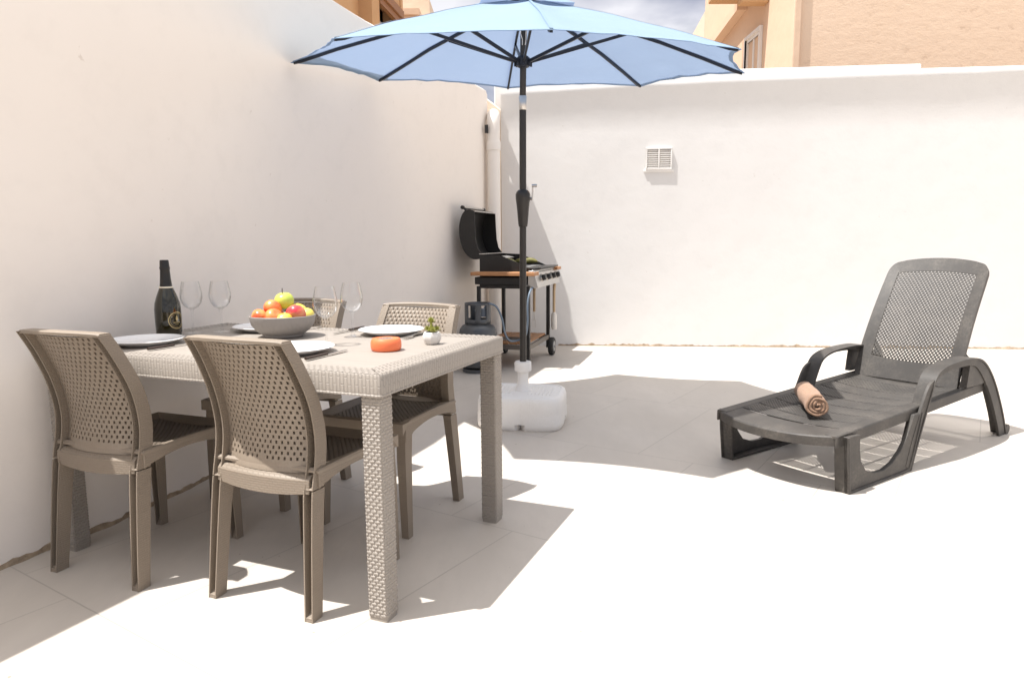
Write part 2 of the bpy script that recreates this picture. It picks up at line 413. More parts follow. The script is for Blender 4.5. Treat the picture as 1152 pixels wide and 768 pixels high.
# back wall
bd = V((4.401, -.437, 0)).normalized(); bn_ = V((-bd.y, bd.x, 0))
B0 = V((-.10, 7.634, 0))
bw = thing('back_courtyard_wall', 'tall sunlit white plastered wall across the back of the patio', 'wall', B0)
bm = bmesh.new(); rings = []
for k in range(80):
    s_ = k * .1; z = interp([(0, 2.615), (1.5, 2.665), (2.5, 2.68), (5, 2.705), (8, 2.72)], s_) + .006 * noise.noise(V((s_ * 2.5, 0, 3)))
    p = bd * s_; ring = [p + V((0, 0, -.02))]
    for zz in (.25, .6, 1., 1.4, 1.8, 2.2): ring.append(p + V((0, 0, zz)) + bn_ * (.007 * noise.noise(V((s_ * 1.6, zz * 1.6, 0)))))
    ring += [p + V((0, 0, z - .05)), p - bn_ * .012 + V((0, 0, z - .03)), p - bn_ * .010 + V((0, 0, z)), p + bn_ * .2 + V((0, 0, z)), p + bn_ * .2 + V((0, 0, -.02))]
    rings.append(ring)
loft(bm, rings); build('wall_body', bm, wall_b, bw)
bm = bmesh.new(); mortar(bm, [bd * .6, bd * 3., bd * 7.5], .014, .030, 9); build('mortar_line', bm, mortar_m, bw)
# second wall behind, a little higher, stepped
sw = thing('parapet_wall', 'low cream stepped parapet rising just behind the top of the back wall', 'wall', B0 + bn_ * .26)
bm = bmesh.new()
M = Matrix(((bd.x, bn_.x, 0, 0), (bd.y, bn_.y, 0, 0), (0, 0, 1, 0), (0, 0, 0, 1)))
box(bm, -.1, 4.22, 0, .2, 0, 2.845, M); box(bm, 4.22, 8.2, 0, .2, 0, 2.80, M)
build('wall_body', bm, stone_pale if False else wall_b, sw, bevel=.01)

# drain pipe
dp = thing('drain_pipe', 'white plastic drain pipe standing in the corner between the two walls', 'pipe', (-.172, 7.37, 0))
bm = bmesh.new()
pts = [(0, 0, 0), (0, 0, 1), (0, 0, 1.9), (0, 0, 2.26), (0, .005, 2.32), (0, .03, 2.355), (0, .09, 2.365), (0, .22, 2.365)]
tube(bm, pts, .065, 24); build('pipe_body', bm, pipe_m, dp)
for z in (2.06, .9):
    bm = bmesh.new(); lathe(bm, [(.066, z - .05), (.072, z - .048), (.072, z + .03), (.068, z + .045)], 24); build('collar', bm, pipe_m, dp)
bm = bmesh.new(); box(bm, -.085, -.05, -.075, -.060, 2.17, 2.25)
build('bracket', bm, pole_m, dp)

# wall vent
vt = thing('wall_vent', 'small white louvred air vent high on the back wall', 'vent', V((1.509, 7.470, 1.93)), math.atan2(bd.y, bd.x))
bm = bmesh.new()
for x0, x1 in ((-.13, -.118), (-.006, .006), (.118, .13)): box(bm, x0, x1, -.022, .004, -.095, .095)
box(bm, -.13, .13, -.022, .004, .095, .108); box(bm, -.13, .13, -.022, .004, -.108, -.095); box(bm, -.15, .15, -.012, .004, -.13, -.108)
build('frame', bm, whitep, vt, bevel=.002)
bm = bmesh.new()
for sx in (-1, 1):
    for k in range(9):
        z = -.084 + k * .021; c = sx * .062
        M = Matrix.Translation((c, -.010, z)) @ Matrix.Rotation(R(35), 4, 'X'); box(bm, -.055, .055, -.010, .010, -.0015, .0015, M)
build('louvres', bm, whitep, vt)
bm = bmesh.new(); box(bm, -.118, .118, .0, .003, -.095, .095); build('backing', bm, simple('vent_backing', (.62, .60, .57), .8), vt)

# ------------------------------------------------------------------ neighbouring buildings
def window_part(parent, M, w, h, mull=(0,), mat=frame_grey, rec=.06, fr=.05):
    bm = bmesh.new()
    box(bm, 0, w, -.02, .04, 0, fr, M); box(bm, 0, w, -.02, .04, h - fr, h, M)
    box(bm, 0, fr, -.02, .04, fr, h - fr, M); box(bm, w - fr, w, -.02, .04, fr, h - fr, M)
    for x in mull: box(bm, x - fr / 2, x + fr / 2, -.012, .036, fr, h - fr, M)
    o = build('window', bm, mat, parent)
    bm = bmesh.new(); box(bm, fr, w - fr, .012, .018, fr, h - fr, M); build('pane', bm, pane_m, o)
    return o
# left: tan apartment building, facade runs along direction 7.3 deg
f7 = R(7.3); fd = V((math.sin(f7), math.cos(f7), 0)); fo = V((-math.cos(f7), math.sin(f7), 0))
A0 = V((-2.52, 9.9, 0))
ab = thing('apartment_building', 'tan rendered building with a dark sliding window above the left wall', 'building', A0)
MF = Matrix(((fd.x, fo.x, 0, 0), (fd.y, fo.y, 0, 0), (0, 0, 1, 0), (0, 0, 0, 1)))   # local x along facade, y away (left)
bm = bmesh.new()
box(bm, 0, 1.36, 0, 4, 0, 7.5, MF); box(bm, 1.36, 2.29, .22, 4, 0, 7.5, MF); box(bm, 2.29, 2.70, 0, 4, 0, 7.5, MF)
box(bm, 2.70, 4.02, .35, 4, 0, 7.5, MF); box(bm, 2.70, 4.02, .02, .35, 5.32, 7.5, MF); box(bm, 4.02, 4.16, .0, 4, 0, 7.5, MF)
build('wall_block', bm, stone_tan, ab)
bm = bmesh.new(); box(bm, 2.70, 4.02, -.06, .02, 5.16, 5.30, MF); box(bm, 2.70, 4.02, -.02, .05, 5.05, 5.155, MF); build('shutter_box', bm, frame_brown, ab)
window_part(ab, MF @ Matrix.Translation((2.72, .28, 3.2)), 1.28, 1.82, (.36, .74))
# pale tower further back and its lower terrace
tb = thing('tower_block', 'pale cream block with a stepped terrace far behind the left wall', 'building', (-2.24, 18.0, 0))
bm = bmesh.new()
box(bm, -1.5, .322, 0, 1.5, 0, 6.83); build('wall_block', bm, stone_pale, tb)
bm = bmesh.new(); box(bm, -1.2, .22, -1.5, -.01, 0, 6.02); box(bm, -1.25, .26, -1.54, -.01, 6.02, 6.15); build('terrace', bm, stone_light, tb)
# right building
rb = thing('render_building', 'peach rendered building with rough masonry front rising behind the back wall', 'building', (3.75, 9.9, 0))
bm = bmesh.new(); box(bm, .0, 6, 0, 4.56, 0, 8.0); build('side_wall', bm, stone_light, rb)
bm = bmesh.new(); box(bm, .03, 6.02, -.045, -.003, 0, 8.0); build('front_wall', bm, masonry_m, rb)
bm = bmesh.new(); box(bm, -.05, .06, -.10, .0, 0, 8.0); build('corner_pier', bm, stone_light, rb, bevel=.02)
bm = bmesh.new()
for k in range(12):
    pass
pr = [(-.10, 2.02, 4.80), (-.10, 3.62, 4.62)]
vs = []
for x0, x1 in ((-.16, -.003),):
    pts = [(x0, 2.0, 4.84), (x0, 4.3, 4.60), (x0, 4.3, 4.46), (x0, 2.0, 4.70)]
    A_ = [bm.verts.new(p) for p in pts]; B_ = [bm.verts.new((x1,) + p[1:]) for p in pts]
    bm.faces.new(A_); bm.faces.new(B_[::-1])
    for i in range(4): bm.faces.new((A_[i], B_[i], B_[(i + 1) % 4], A_[(i + 1) % 4]))
build('string_course', bm, stone_light, rb)
bm = bmesh.new(); box(bm, -.62, -.003, .95, 2.0, 4.78, 4.93); box(bm, -.40, -.003, 1.0, 1.2, 4.50, 4.779); build('balcony', bm, stone_tan, rb, bevel=.015)
bm = bmesh.new()
tube(bm, [(-.60, .98, 5.0), (-.60, 1.97, 5.0)], .015, 8); tube(bm, [(-.60, .98, 5.3), (-.60, 1.97, 5.3)], .015, 8)
for k in range(8): tube(bm, [(-.60, .98 + k * .141, 4.93), (-.60, .98 + k * .141, 5.9)], .01, 6)
build('railing', bm, pole_m, rb)
bm = bmesh.new(); box(bm, -.03, -.003, 1.24, 1.94, 3.04, 3.10); box(bm, -.05, -.003, 1.22, 1.27, 3.1, 4.25); box(bm, -.05, -.003, 1.9, 1.95, 3.1, 4.25); box(bm, -.05, -.003, 1.27, 1.9, 4.2, 4.25)
build('window_surround', bm, whitep, rb)
window_part(rb, Matrix.Translation((-.004, 1.90, 3.1)) @ Matrix.Rotation(R(-90), 4, 'Z'), .63, 1.1, (.31,), whitep)
eb = thing('annex_building', 'lower pale annex with a sloping roof edge beyond the peach building', 'building', (3.75, 14.47, 0))
bm = bmesh.new()
pts = [(0, 0, 0), (0, 1.3, 0), (0, 1.3, 5.22), (0, 0, 5.45)]
A_ = [bm.verts.new(p) for p in pts]; B_ = [bm.verts.new((5, p[1], p[2])) for p in pts]
bm.faces.new(A_); bm.faces.new(B_[::-1])
for i in range(4): bm.faces.new((A_[i], B_[i], B_[(i + 1) % 4], A_[(i + 1) % 4]))
build('wall_block', bm, stone_pale, eb)

# ------------------------------------------------------------------ dining table
TH = R(22.4)
te = V((-math.cos(TH), math.sin(TH), 0)); td = V((math.sin(TH), math.cos(TH), 0)); TN = V((-.369, 1.960, 0))
TLn, TWd, TZ = 1.402, .883, .745
def tp_(L, W, z=TZ): return TN + te * L + td * W + V((0, 0, z))
# local frame: x = -te (to the right end), y = td ; origin at table centre
tc0 = TN + te * TLn / 2 + td * TWd / 2
tb_ = thing('dining_table', 'rectangular taupe table of woven-look plastic, laid for four beside the left wall', 'table', tc0, -TH)
hx, hy = TLn / 2, TWd / 2
def rrect(hx, hy, r, n=5):
    out = []
    for cx, cy, a0 in ((hx - r, hy - r, 0), (-hx + r, hy - r, 90), (-hx + r, -hy + r, 180), (hx - r, -hy + r, 270)):
        for k in range(n + 1):
            a = R(a0 + 90 * k / n); out.append((cx + r * math.cos(a), cy + r * math.sin(a)))
    return out
bm = bmesh.new()
rings = []
for ins, z in ((.075, TZ - .004), (.0, TZ - .004)): pass
o1 = rrect(hx - .085, hy - .085, .004)
loft(bm, [[V((x, y, z)) for x, y in o1] for z in (TZ - .03, TZ - .0005)]); build('table_top', bm, ttop_m, tb_)
# woven border: four mitred strips made of small transverse ribs
bm = bmesh.new()
def rib_border(bm, L, wdt, M):
    n = int(L / .0105)
    for i in range(n):
        x0 = -L / 2 + i * L / n; x1 = x0 + L / n * .90
        for j in range(3):
            y0 = j * wdt / 3 + (0.0 if i % 2 else .010); y1 = y0 + wdt / 3 * .86
            y1 = min(y1, wdt)
            cx = (x0 + x1) / 2; lim = L / 2 - abs(cx)       # mitre
            if y0 > lim: continue
            y1 = min(y1, max(lim, y0 + .002))
            box(bm, x0, x1, y0, y1, -.002, .0000, M)
for (L, M) in ((TLn - .010, Matrix.Translation((0, -hy + .005, TZ))), (TLn - .010, Matrix.Translation((0, hy - .005, TZ)) @ Matrix.Rotation(math.pi, 4, 'Z')),
               (TWd - .010, Matrix.Translation((-hx + .005, 0, TZ)) @ Matrix.Rotation(-math.pi / 2, 4, 'Z')), (TWd - .010, Matrix.Translation((hx - .005, 0, TZ)) @ Matrix.Rotation(math.pi / 2, 4, 'Z'))):
    rib_border(bm, L, .078, M)
bv = build('woven_border', bm, ttop_m, tb_)
bm = bmesh.new()
out_, inn = rrect(hx, hy, .012), rrect(hx - .0855, hy - .0855, .004)
inn2 = rrect(hx - .02, hy - .02, .008)
o2 = rrect(hx - .003, hy - .003, .010); lowo = rrect(hx - .001, hy - .001, .012)
ringsz = [[V((x, y, TZ - .0015)) for x, y in inn], [V((x, y, TZ - .0015)) for x, y in o2], [V((x, y, TZ - .006)) for x, y in out_], [V((x, y, TZ - .058)) for x, y in out_],
          [V((x, y, TZ - .060)) for x, y in rrect(hx + .002, hy + .002, .012)], [V((x, y, TZ - .064)) for x, y in rrect(hx + .002, hy + .002, .012)], [V((x, y, TZ - .064)) for x, y in inn2], [V((x, y, TZ - .03)) for x, y in inn2], [V((x, y, TZ - .03)) for x, y in inn]]
rr = loft(bm, ringsz, True, False)
for i in range(len(rr[0])):
    j = (i + 1) % len(rr[0]); bm.faces.new((rr[-1][i], rr[-1][j], rr[0][j], rr[0][i]))
build('rim', bm, table_rib, tb_)
# legs with basket weave bricks
def brick_face(bm, w, h, nx, nz, M, d=.0022):
    for j in range(nz):
        z0 = j * h / nz; z1 = z0 + h / nz * .80
        off = (j % 2) * .5
        for i in range(-1, nx + 1):
            x0 = (i + off) * w / nx + .001; x1 = x0 + w / nx * .84
            x0 = max(x0, 0.0005); x1 = min(x1, w - .0005)
            if x1 - x0 < .002: continue
            a = [bm.verts.new(M @ V(p)) for p in ((x0, 0, z0), (x1, 0, z0), (x1, 0, z1), (x0, 0, z1))]
            ix = min(.002, (x1 - x0) * .3); iz = (z1 - z0) * .28
            b_ = [bm.verts.new(M @ V(p)) for p in ((x0 + ix, -d, z0 + iz), (x1 - ix, -d, z0 + iz), (x1 - ix, -d, z1 - iz), (x0 + ix, -d, z1 - iz))]
            for k in range(4): bm.faces.new((a[k], a[(k + 1) % 4], b_[(k + 1) % 4], b_[k]))
            bm.faces.new(b_)
legs = []
bm = bmesh.new(); lw_, lh = .066, TZ - .064
lo = rrect(lw_ / 2 - .0015, lw_ / 2 - .0015, .004, 3)
loft(bm, [[V((x, y, z)) for x, y in lo] for z in (.012, lh)])
loft(bm, [[V((x * .95, y * .95, z)) for x, y in lo] for z in (0.0, .014)])
for k in range(4):
    M = Matrix.Rotation(k * math.pi / 2, 4, 'Z') @ Matrix.Translation((-lw_ / 2 + .002, -lw_ / 2 + .0015, .016))
    brick_face(bm, lw_ - .004, lh - .02, 3, 62, M)
build.keep = True
leg0 = build('leg', bm, table_w, tb_, sharp=30); build.keep = False
for i, (sx, sy) in enumerate(((1, -1), (1, 1), (-1, -1), (-1, 1))):
    lg = leg0 if i == 0 else leg0.copy()
    if i: COL.objects.link(lg); lg.parent = tb_
    lg.location = (sx * (hx - lw_ / 2 - .006), sy * (hy - lw_ / 2 - .006), 0)

# ------------------------------------------------------------------ chairs
PB = [(0, 0), (.20, .018), (.385, .038), (.46, .054), (.53, .062), (.60, .055), (.67, .036), (.735, .008), (.79, -.020), (.862, -.064)]
def ry(z): return interp([(a, b) for a, b in PSM], z)
PSM = [(p.x, p.y) for p in smooth_path([(a, b, 0) for a, b in PB], 5)]
def hw(z): return interp([(0, .205), (.4, .195), (.46, .196), (.65, .194), (.862, .180)], z)   # outer half width
def make_chair():
    t = thing('patio_chair', 'x', 'chair', group='woven plastic chairs around the dining table')
    def U(cx, y, z, w, d, dn, tw):
        return [V((cx - w / 2, y, z)), V((cx - w / 2, y + d, z)), V((cx + w / 2, y + d, z)), V((cx + w / 2, y, z)),
                V((cx + w / 2 - tw, y, z)), V((cx + w / 2 - tw, y + dn, z)), V((cx - w / 2 + tw, y + dn, z)), V((cx - w / 2 + tw, y, z))]
    # seat surface
    zs = lambda x, y: .448 + .006 * math.cos(y * 7) - .016 * (1 - (x / .2) ** 2)
    # legs rear
    for sx in (-1, 1):
        bm = bmesh.new(); rings = []
        for z in (.0, .012, .03, .1, .2, .3, .36, .388):
            y = ry(z); d = lerp(.046, .056, z / .4); w = lerp(.030, .036, z / .4)
            rings.append(U(sx * (hw(z) - w / 2), y, z, w, d, .001 if z < .02 else d - .012, .0045))
        loft(bm, rings); build('leg', bm, plastic_w, t, bevel=.0012, seg=1)
    for sx in (-1, 1):
        bm = bmesh.new(); rings = []
        for k in range(12):
            z = .43 * k / 11; y = interp([(0, .440), (.3, .428), (.43, .415)], z); d = lerp(.034, .052, z / .43); w = lerp(.030, .040, z / .43)
            ring = U(sx * (lerp(.200, .206, 1 - z / .43) - w / 2), y, z, w, d, .001 if z < .02 else d - .010, .0045)
            rings.append(ring)
        loft(bm, rings); build('leg', bm, plastic_w, t, bevel=.0012, seg=1)
    # seat: woven top + side aprons with an arch
    def S(u, v):
        y = lerp(.085, .455, v); x = lerp(-.162, .162, u) * lerp(.97, 1.03, v)
        return V((x, y, zs(x, y))), V((0, 0, 1))
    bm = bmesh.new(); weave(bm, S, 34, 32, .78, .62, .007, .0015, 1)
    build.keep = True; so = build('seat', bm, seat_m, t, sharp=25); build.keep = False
    # seat shell rim and aprons
    for sx in (-1, 1):
        bm = bmesh.new()
        N = 22; outer = []; inner = []
        for k in range(N):
            y = lerp(.062, .468, k / (N - 1)); a = k / (N - 1)
            topz = .452 + .004 * math.sin(a * math.pi) - (.012 * max(0, (a - .9) / .1) ** 2)
            arch = .392 + .030 * math.sin(min(1, a / .93) * math.pi) ** .8 - (.02 * max(0, (a - .85) / .15))
            outer.append((y, topz)); inner.append((y, min(arch, topz - .02)))
        xo = sx * .203; xi = sx * .190
        strip_prism(bm, outer, inner, lambda y, z: V((xo, y, z)), lambda y, z: V((xi, y, z)))
        build('side_apron', bm, plastic_w, so, bevel=.0025, seg=2)
    bm = bmesh.new()
    # flat margin around the seat panel
    def ring_pts(hxa, y0, y1, zf):
        return [V((x, y, zf(x, y))) for x, y in ([(lerp(-hxa, hxa, i / 12), y0) for i in range(13)] + [(hxa, lerp(y0, y1, j / 12)) for j in range(1, 12)] + [(lerp(hxa, -hxa, i / 12), y1) for i in range(13)] + [(-hxa, lerp(y1, y0, j / 12)) for j in range(1, 12)])]
    r_in = ring_pts(.158, .088, .452, lambda x, y: zs(x, y)); r_mid = ring_pts(.188, .066, .478, lambda x, y: .4535); r_out = ring_pts(.2035, .058, .490, lambda x, y: .447)
    r_lo = ring_pts(.2035, .058, .490, lambda x, y: .440 if y < .48 else .405); r_b = ring_pts(.156, .090, .450, lambda x, y: zs(x, y) - .010)
    r_lo2 = ring_pts(.196, .066, .478, lambda x, y: .438 if y < .47 else .405)
    loft(bm, [r_in, r_mid, r_out, r_lo, r_lo2, r_b], True, False); build('seat_rim', bm, plastic, so)
    # rear apron: bowed woven strip below the backrest
    bm = bmesh.new(); N = 22; nr = []
    for k in range(N):
        u = -1 + 2 * k / (N - 1); x = u * .178; bow = -.018 * (1 - u * u); y = .044 + bow; dz = -.010 * (1 - u * u)
        nr.append([V((x, y, .378 + dz)), V((x, y + .001, .418)), V((x, y + .014, .430)), V((x, .080, .434)), V((x, .080, .424)), V((x, y + .012, .412)), V((x, y + .008, .378 + dz))])
    loft(bm, nr); build('rear_apron', bm, plastic_w, so, bevel=.001, seg=1)
    # backrest
    def bs(u, v, off=0):
        z = lerp(.432, .828, v); w = hw(z) - .0315; x = lerp(-w, w, u); c = 1 - (2 * u - 1) ** 2
        y = ry(z) + .028 - .034 * c * (1 - .15 * v) + off + .006
        e = .004; y2 = ry(z + e) + .034 - .034 * c * (1 - .15 * v); slope = (y2 - (ry(z) + .034 - .034 * c * (1 - .15 * v))) / e
        n = V((.0 + .034 * 4 * (2 * u - 1) / (2 * w) * -1, 1, -slope)).normalized()
        return V((x, y, z)), n
    holes = lambda u, v: v > (.045 + .055 * (1 - (2 * u - 1) ** 2)) and v < .985 and .02 < u < .98
    bm = bmesh.new()
    weave(bm, lambda u, v: bs(u, v, -.0060), 33, 25, .74, .60, .009, .0014, -1, mask=holes)
    weave(bm, lambda u, v: bs(u, v, .0060), 33, 25, .72, .58, .0045, .0026, 1, mask=holes)
    build.keep = True; bo = build('backrest', bm, plastic, t, sharp=22); build.keep = False
    for sx in (-1, 1):
        bm = bmesh.new(); rings = []
        for k in range(26):
            z = lerp(.392, .838, k / 25); y = ry(z); w = .034; d = lerp(.052, .046, k / 25)
            rings.append(U(sx * (hw(z) - w / 2), y, z, w, d, .034 if .40 < z < .832 else .001, .0045))
        loft(bm, rings)
        build('side_stile', bm, plastic_w, bo, bevel=.0012, seg=1)
    bm = bmesh.new(); rings = []
    for k in range(25):
        u = k / 24; z = .840; w = hw(z); x = lerp(-w + .004, w - .004, u); c = 1 - (2 * u - 1) ** 2
        y = ry(.835) + .016 - .030 * c + .006 ; zt = z + .004 * c - .002 * (abs(2 * u - 1) ** 8)
        rings.append([V((x, y - .015, zt - .008)), V((x, y - .016, zt + .001)), V((x, y - .012, zt + .004)), V((x, y + .022, zt + .004)), V((x, y + .027, zt)), V((x, y + .027, zt - .012))])
    loft(bm, rings); build('top_rail', bm, plastic, bo)
    return t
ch = make_chair()
def foot(px, py): return (px, py, 0)
ch.location = (-1.400, 2.245, 0); ch.rotation_euler = (0, 0, -R(21.5))
ch['label'] = 'taupe chair nearest the left wall, seen from behind at the near side of the table'
dup(ch, (-.781, 2.052, 0), -R(23.5), 'taupe chair seen from behind at the near side, next to the front table leg')
dup(ch, (-.960, 3.372, 0), math.pi - R(22.4), 'taupe chair facing us across the table, seen behind the bowl and wine glass')
dup(ch, (-.405, 3.085, 0), math.pi - R(22.4), 'taupe chair facing us across the table, its sunlit back behind the little succulent')

# ------------------------------------------------------------------ things on the table
def plate(bm, r=.132):
    lathe(bm, [(.0, .004), (.055, .004), (.075, .002), (.08, 0), (.085, .003), (.112, .011), (r - .004, .0185), (r, .021), (r - .003, .0225), (.112, .016), (.090, .0085), (.05, .0075), (.0, .0075)], 56)
bm = bmesh.new(); plate(bm); pl0 = build('plate', bm, porc_m)
spots = [((1.155, .225), 'white dinner plate at the near left place, in front of the dark wine bottle'), ((.500, .255), 'sunlit white dinner plate at the near right place, beyond the chair by the front leg'),
         ((.450, .785), 'sunlit white dinner plate at the far right place, behind the orange candle pot'), ((1.020, .705), 'white dinner plate at the far left place, half hidden by the fruit bowl')]
for i, ((L, W), lab) in enumerate(spots):
    o = pl0 if i == 0 else pl0.copy()
    if i: COL.objects.link(o)
    o.location = tp_(L, W); tag(o, lab, 'plate', 'dinner plates on the table')
# cutlery
def knife():
    t = thing('table_knife', 'x', 'knife', group='table knives')
    bm = bmesh.new(); N = 10; rings = []
    for k in range(N):
        y = .105 * k / (N - 1); w = .0065 + .0015 * math.sin(k / (N - 1) * math.pi * 1.2)
        rings.append([V((w * math.cos(a) , y, .006 + .0048 * math.sin(a))) for a in [i * math.pi / 4 for i in range(8)]])
    loft(bm, rings); build('handle', bm, handle_m, t)
    bm = bmesh.new(); pts = [(0.001, .105), (.0075, .108), (.0085, .16), (.006, .20), (-.004, .222), (-.0055, .16), (-.005, .108)]
    prism(bm, pts, lambda x, y: V((x, y, .003)), lambda x, y: V((x, y, .0048))); build('blade', bm, steel_m, t)
    return t
def fork():
    t = thing('table_fork', 'x', 'fork', group='table forks')
    bm = bmesh.new(); rings = []
    for y, w, z in ((0, .007, .003), (.05, .006, .006), (.10, .0035, .008), (.13, .004, .006), (.145, .011, .0045), (.155, .012, .004)):
        rings.append([V((-w, y, z)), V((w, y, z)), V((w, y, z + .0025)), V((-w, y, z + .0025))])
    loft(bm, rings)
    for k in range(4):
        x = -.0105 + k * .007; box(bm, x - .0018, x + .0018, .154, .20, .004, .0062)
    build('fork_body', bm, steel_m, t); return t
kn = knife()
data = [((1.005, .105), -3, 1, 'dark handled knife lying right of the near left plate'), ((.352, .125), -1, 1, 'dark handled knife lying right of the near right plate'),
        ((.66, .90), 0, -1, 'dark handled knife left of the sunlit far right plate'), ((1.18, .88), 2, -1, 'dark handled knife beside the far left plate, by the tall glasses')]
for i, ((L, W), a, sg, lab) in enumerate(data):
    rz = -TH + R(a) + (0 if sg > 0 else math.pi)
    if i == 0: kn.location = tp_(L, W, TZ + .0012); kn.rotation_euler = (0, 0, rz); kn['label'] = lab
    else: dup(kn, tp_(L, W, TZ + .0012), rz, lab)
fk = fork()
data = [((1.32, .12), 2, 1, 'steel fork lying left of the near left plate'), ((.668, .13), 2, 1, 'steel fork lying left of the near right plate'),
        ((.325, .855), 3, -1, 'steel fork between the far right plate and the succulent'), ((.86, .87), -2, -1, 'steel fork beside the far left plate, behind the fruit bowl')]
for i, ((L, W), a, sg, lab) in enumerate(data):
    rz = -TH + R(a) + (0 if sg > 0 else math.pi)
    if i == 0: fk.location = tp_(L, W, TZ + .0012); fk.rotation_euler = (0, 0, rz); fk['label'] = lab
    else: dup(fk, tp_(L, W, TZ + .0012), rz, lab)
# wine glasses
def wglass():
    t = thing('wine_glass', 'x', 'glass', group='wine glasses on the table')
    bm = bmesh.new()
    lathe(bm, [(.0, .098), (.012, .100), (.026, .108), (.038, .124), (.0435, .145), (.043, .165), (.038, .190), (.0335, .212), (.0325, .2125), (.037, .190), (.0418, .165), (.0423, .146), (.037, .126), (.025, .1105), (.010, .103), (0, .1015)], 40)
    build('bowl', bm, glass_m, t)
    bm = bmesh.new(); lathe(bm, [(.0, .0), (.033, .0), (.034, .0015), (.02, .004), (.007, .010), (.0042, .022), (.0036, .05), (.004, .08), (.007, .094), (.010, .0985)], 32)
    build('stem_and_foot', bm, glass_m, t)
    return t
wg = wglass()
data = [((1.245, .535), 'wine glass directly right of the dark bottle'), ((1.155, .600), 'wine glass second from the bottle, in front of the bare wall'),
        ((.500, .430), 'larger looking wine glass between the fruit bowl and the near right plate'), ((.545, .655), 'wine glass between the fruit bowl and the far right plate')]
for i, ((L, W), lab) in enumerate(data):
    if i == 0: wg.location = tp_(L, W); wg['label'] = lab
    else: dup(wg, tp_(L, W), .3 * i, lab)
# wine bottle
wb = thing('wine_bottle', 'dark sparkling wine bottle with black foil neck and an oval gold label', 'bottle', tp_(1.29, .455), 0)
bm = bmesh.new(); lathe(bm, [(.0, .004), (.035, .0), (.046, .002), (.0485, .010), (.0500, .06), (.0500, .105), (.0470, .130), (.0385, .158), (.0290, .182), (.0225, .200), (.0190, .225)], 48); build('glass_body', bm, botglass_m, wb)
bm = bmesh.new(); lathe(bm, [(.0235, .196), (.0212, .215), (.0192, .240), (.0180, .262), (.0192, .266), (.0195, .272), (.0182, .276), (.0172, .292), (.0165, .300), (.014, .302), (0, .302)], 40); build('foil_cap', bm, foil_m, wb)
bm = bmesh.new(); lathe(bm, [(.0262, .1905), (.0268, .192), (.0254, .1965), (.0246, .196)], 40); build('neck_ring', bm, simple('cream_band', (.75, .68, .55), .5), wb)
lab_a = R(-27)
def onb(sa, z, r=.0506): return V((r * math.cos(lab_a + sa), r * math.sin(lab_a + sa), z))
bm = bmesh.new(); N = 40
A_ = [bm.verts.new(onb(.62 * math.cos(2 * math.pi * k / N), .062 + .031 * math.sin(2 * math.pi * k / N), .0508)) for k in range(N)]
B_ = [bm.verts.new(onb(.675 * math.cos(2 * math.pi * k / N), .062 + .034 * math.sin(2 * math.pi * k / N), .0508)) for k in range(N)]
for k in range(N): bm.faces.new((A_[k], A_[(k + 1) % N], B_[(k + 1) % N], B_[k]))
A2 = [bm.verts.new(onb(.52 * math.cos(2 * math.pi * k / N), .062 + .026 * math.sin(2 * math.pi * k / N), .0508)) for k in range(N)]
B2 = [bm.verts.new(onb(.535 * math.cos(2 * math.pi * k / N), .062 + .0268 * math.sin(2 * math.pi * k / N), .0508)) for k in range(N)]
for k in range(N): bm.faces.new((A2[k], A2[(k + 1) % N], B2[(k + 1) % N], B2[k]))
# crest and tiny lettering marks
def patch(a0, a1, z0, z1): bm.faces.new([bm.verts.new(onb(a, z, .0508)) for a, z in ((a0, z0), (a1, z0), (a1, z1), (a0, z1))])
patch(-.09, .09, .064, .074); patch(-.06, .06, .0745, .079); patch(-.03, .03, .0795, .082); patch(-.05, .05, .060, .0635)
for k in range(9): patch(-.28 + k * .062, -.28 + k * .062 + .036, .052, .0565)
for k in range(6): patch(-.16 + k * .055, -.16 + k * .055 + .03, .045, .0475)
build('label_print', bm, gold_m, wb)
# fruit bowl
bw_ = thing('fruit_bowl', 'wide grey fluted stoneware bowl heaped with fruit in the middle of the table', 'bowl', tp_(.815, .575))
bm = bmesh.new()
wob = lambda a, z: 1 + (.008 * math.cos(a * 44) if .012 < z < .075 else 0)
lathe(bm, [(0, .004), (.066, .003), (.072, 0), (.078, .004), (.080, .012), (.100, .026), (.118, .050), (.1255, .078), (.126, .084), (.124, .086), (.120, .083), (.112, .052), (.094, .028), (.072, .014), (0, .012)], 176, wob=wob)
build('bowl_body', bm, bowl_m, bw_)
def fruit(name, r, loc, mat, lab, cat, dimple=True, tilt=(0, 0), squash=.9, stem=False):
    bm = bmesh.new(); prof = []
    for k in range(17):
        a = -math.pi / 2 + math.pi * k / 16; rr = r * math.cos(a); z = r * squash * math.sin(a)
        if dimple and k > 12: z -= r * .20 * ((k - 12) / 4) ** 2
        if dimple and k < 3: z += r * .08
        prof.append((rr, z))
    lathe(bm, prof, 28)
    so_ = V(loc) * 7
    for v in bm.verts: v.co *= 1 + .07 * noise.noise(v.co * 22 + so_) + .02 * noise.noise(v.co * 70 + so_)
    o = build(name, bm, mat); o.location = loc; o.rotation_euler = (tilt[0], tilt[1], random.uniform(0, 6)); tag(o, lab, cat)
    if stem:
        bm = bmesh.new(); tube(bm, [(0, 0, r * squash * .7), (.001, 0, r * squash + .005), (.004, .002, r * squash + .016)], .0016, 6); build('stem', bm, handle_m, o)
    return o
bc = tp_(.815, .575); rx = V((math.cos(R(17)), math.sin(R(17)), 0)); ryv = V((-math.sin(R(17)), math.cos(R(17)), 0)); rx = V((.96, .28, 0)); ryv = V((-.28, .96, 0))
def bl(a, d, z): return bc + rx * a + ryv * d + V((0, 0, z))
fruit('peach', .035, bl(-.083, -.020, .080), peach_m, 'orange blushed peach at the left edge of the bowl', 'peach', tilt=(.9, .3))
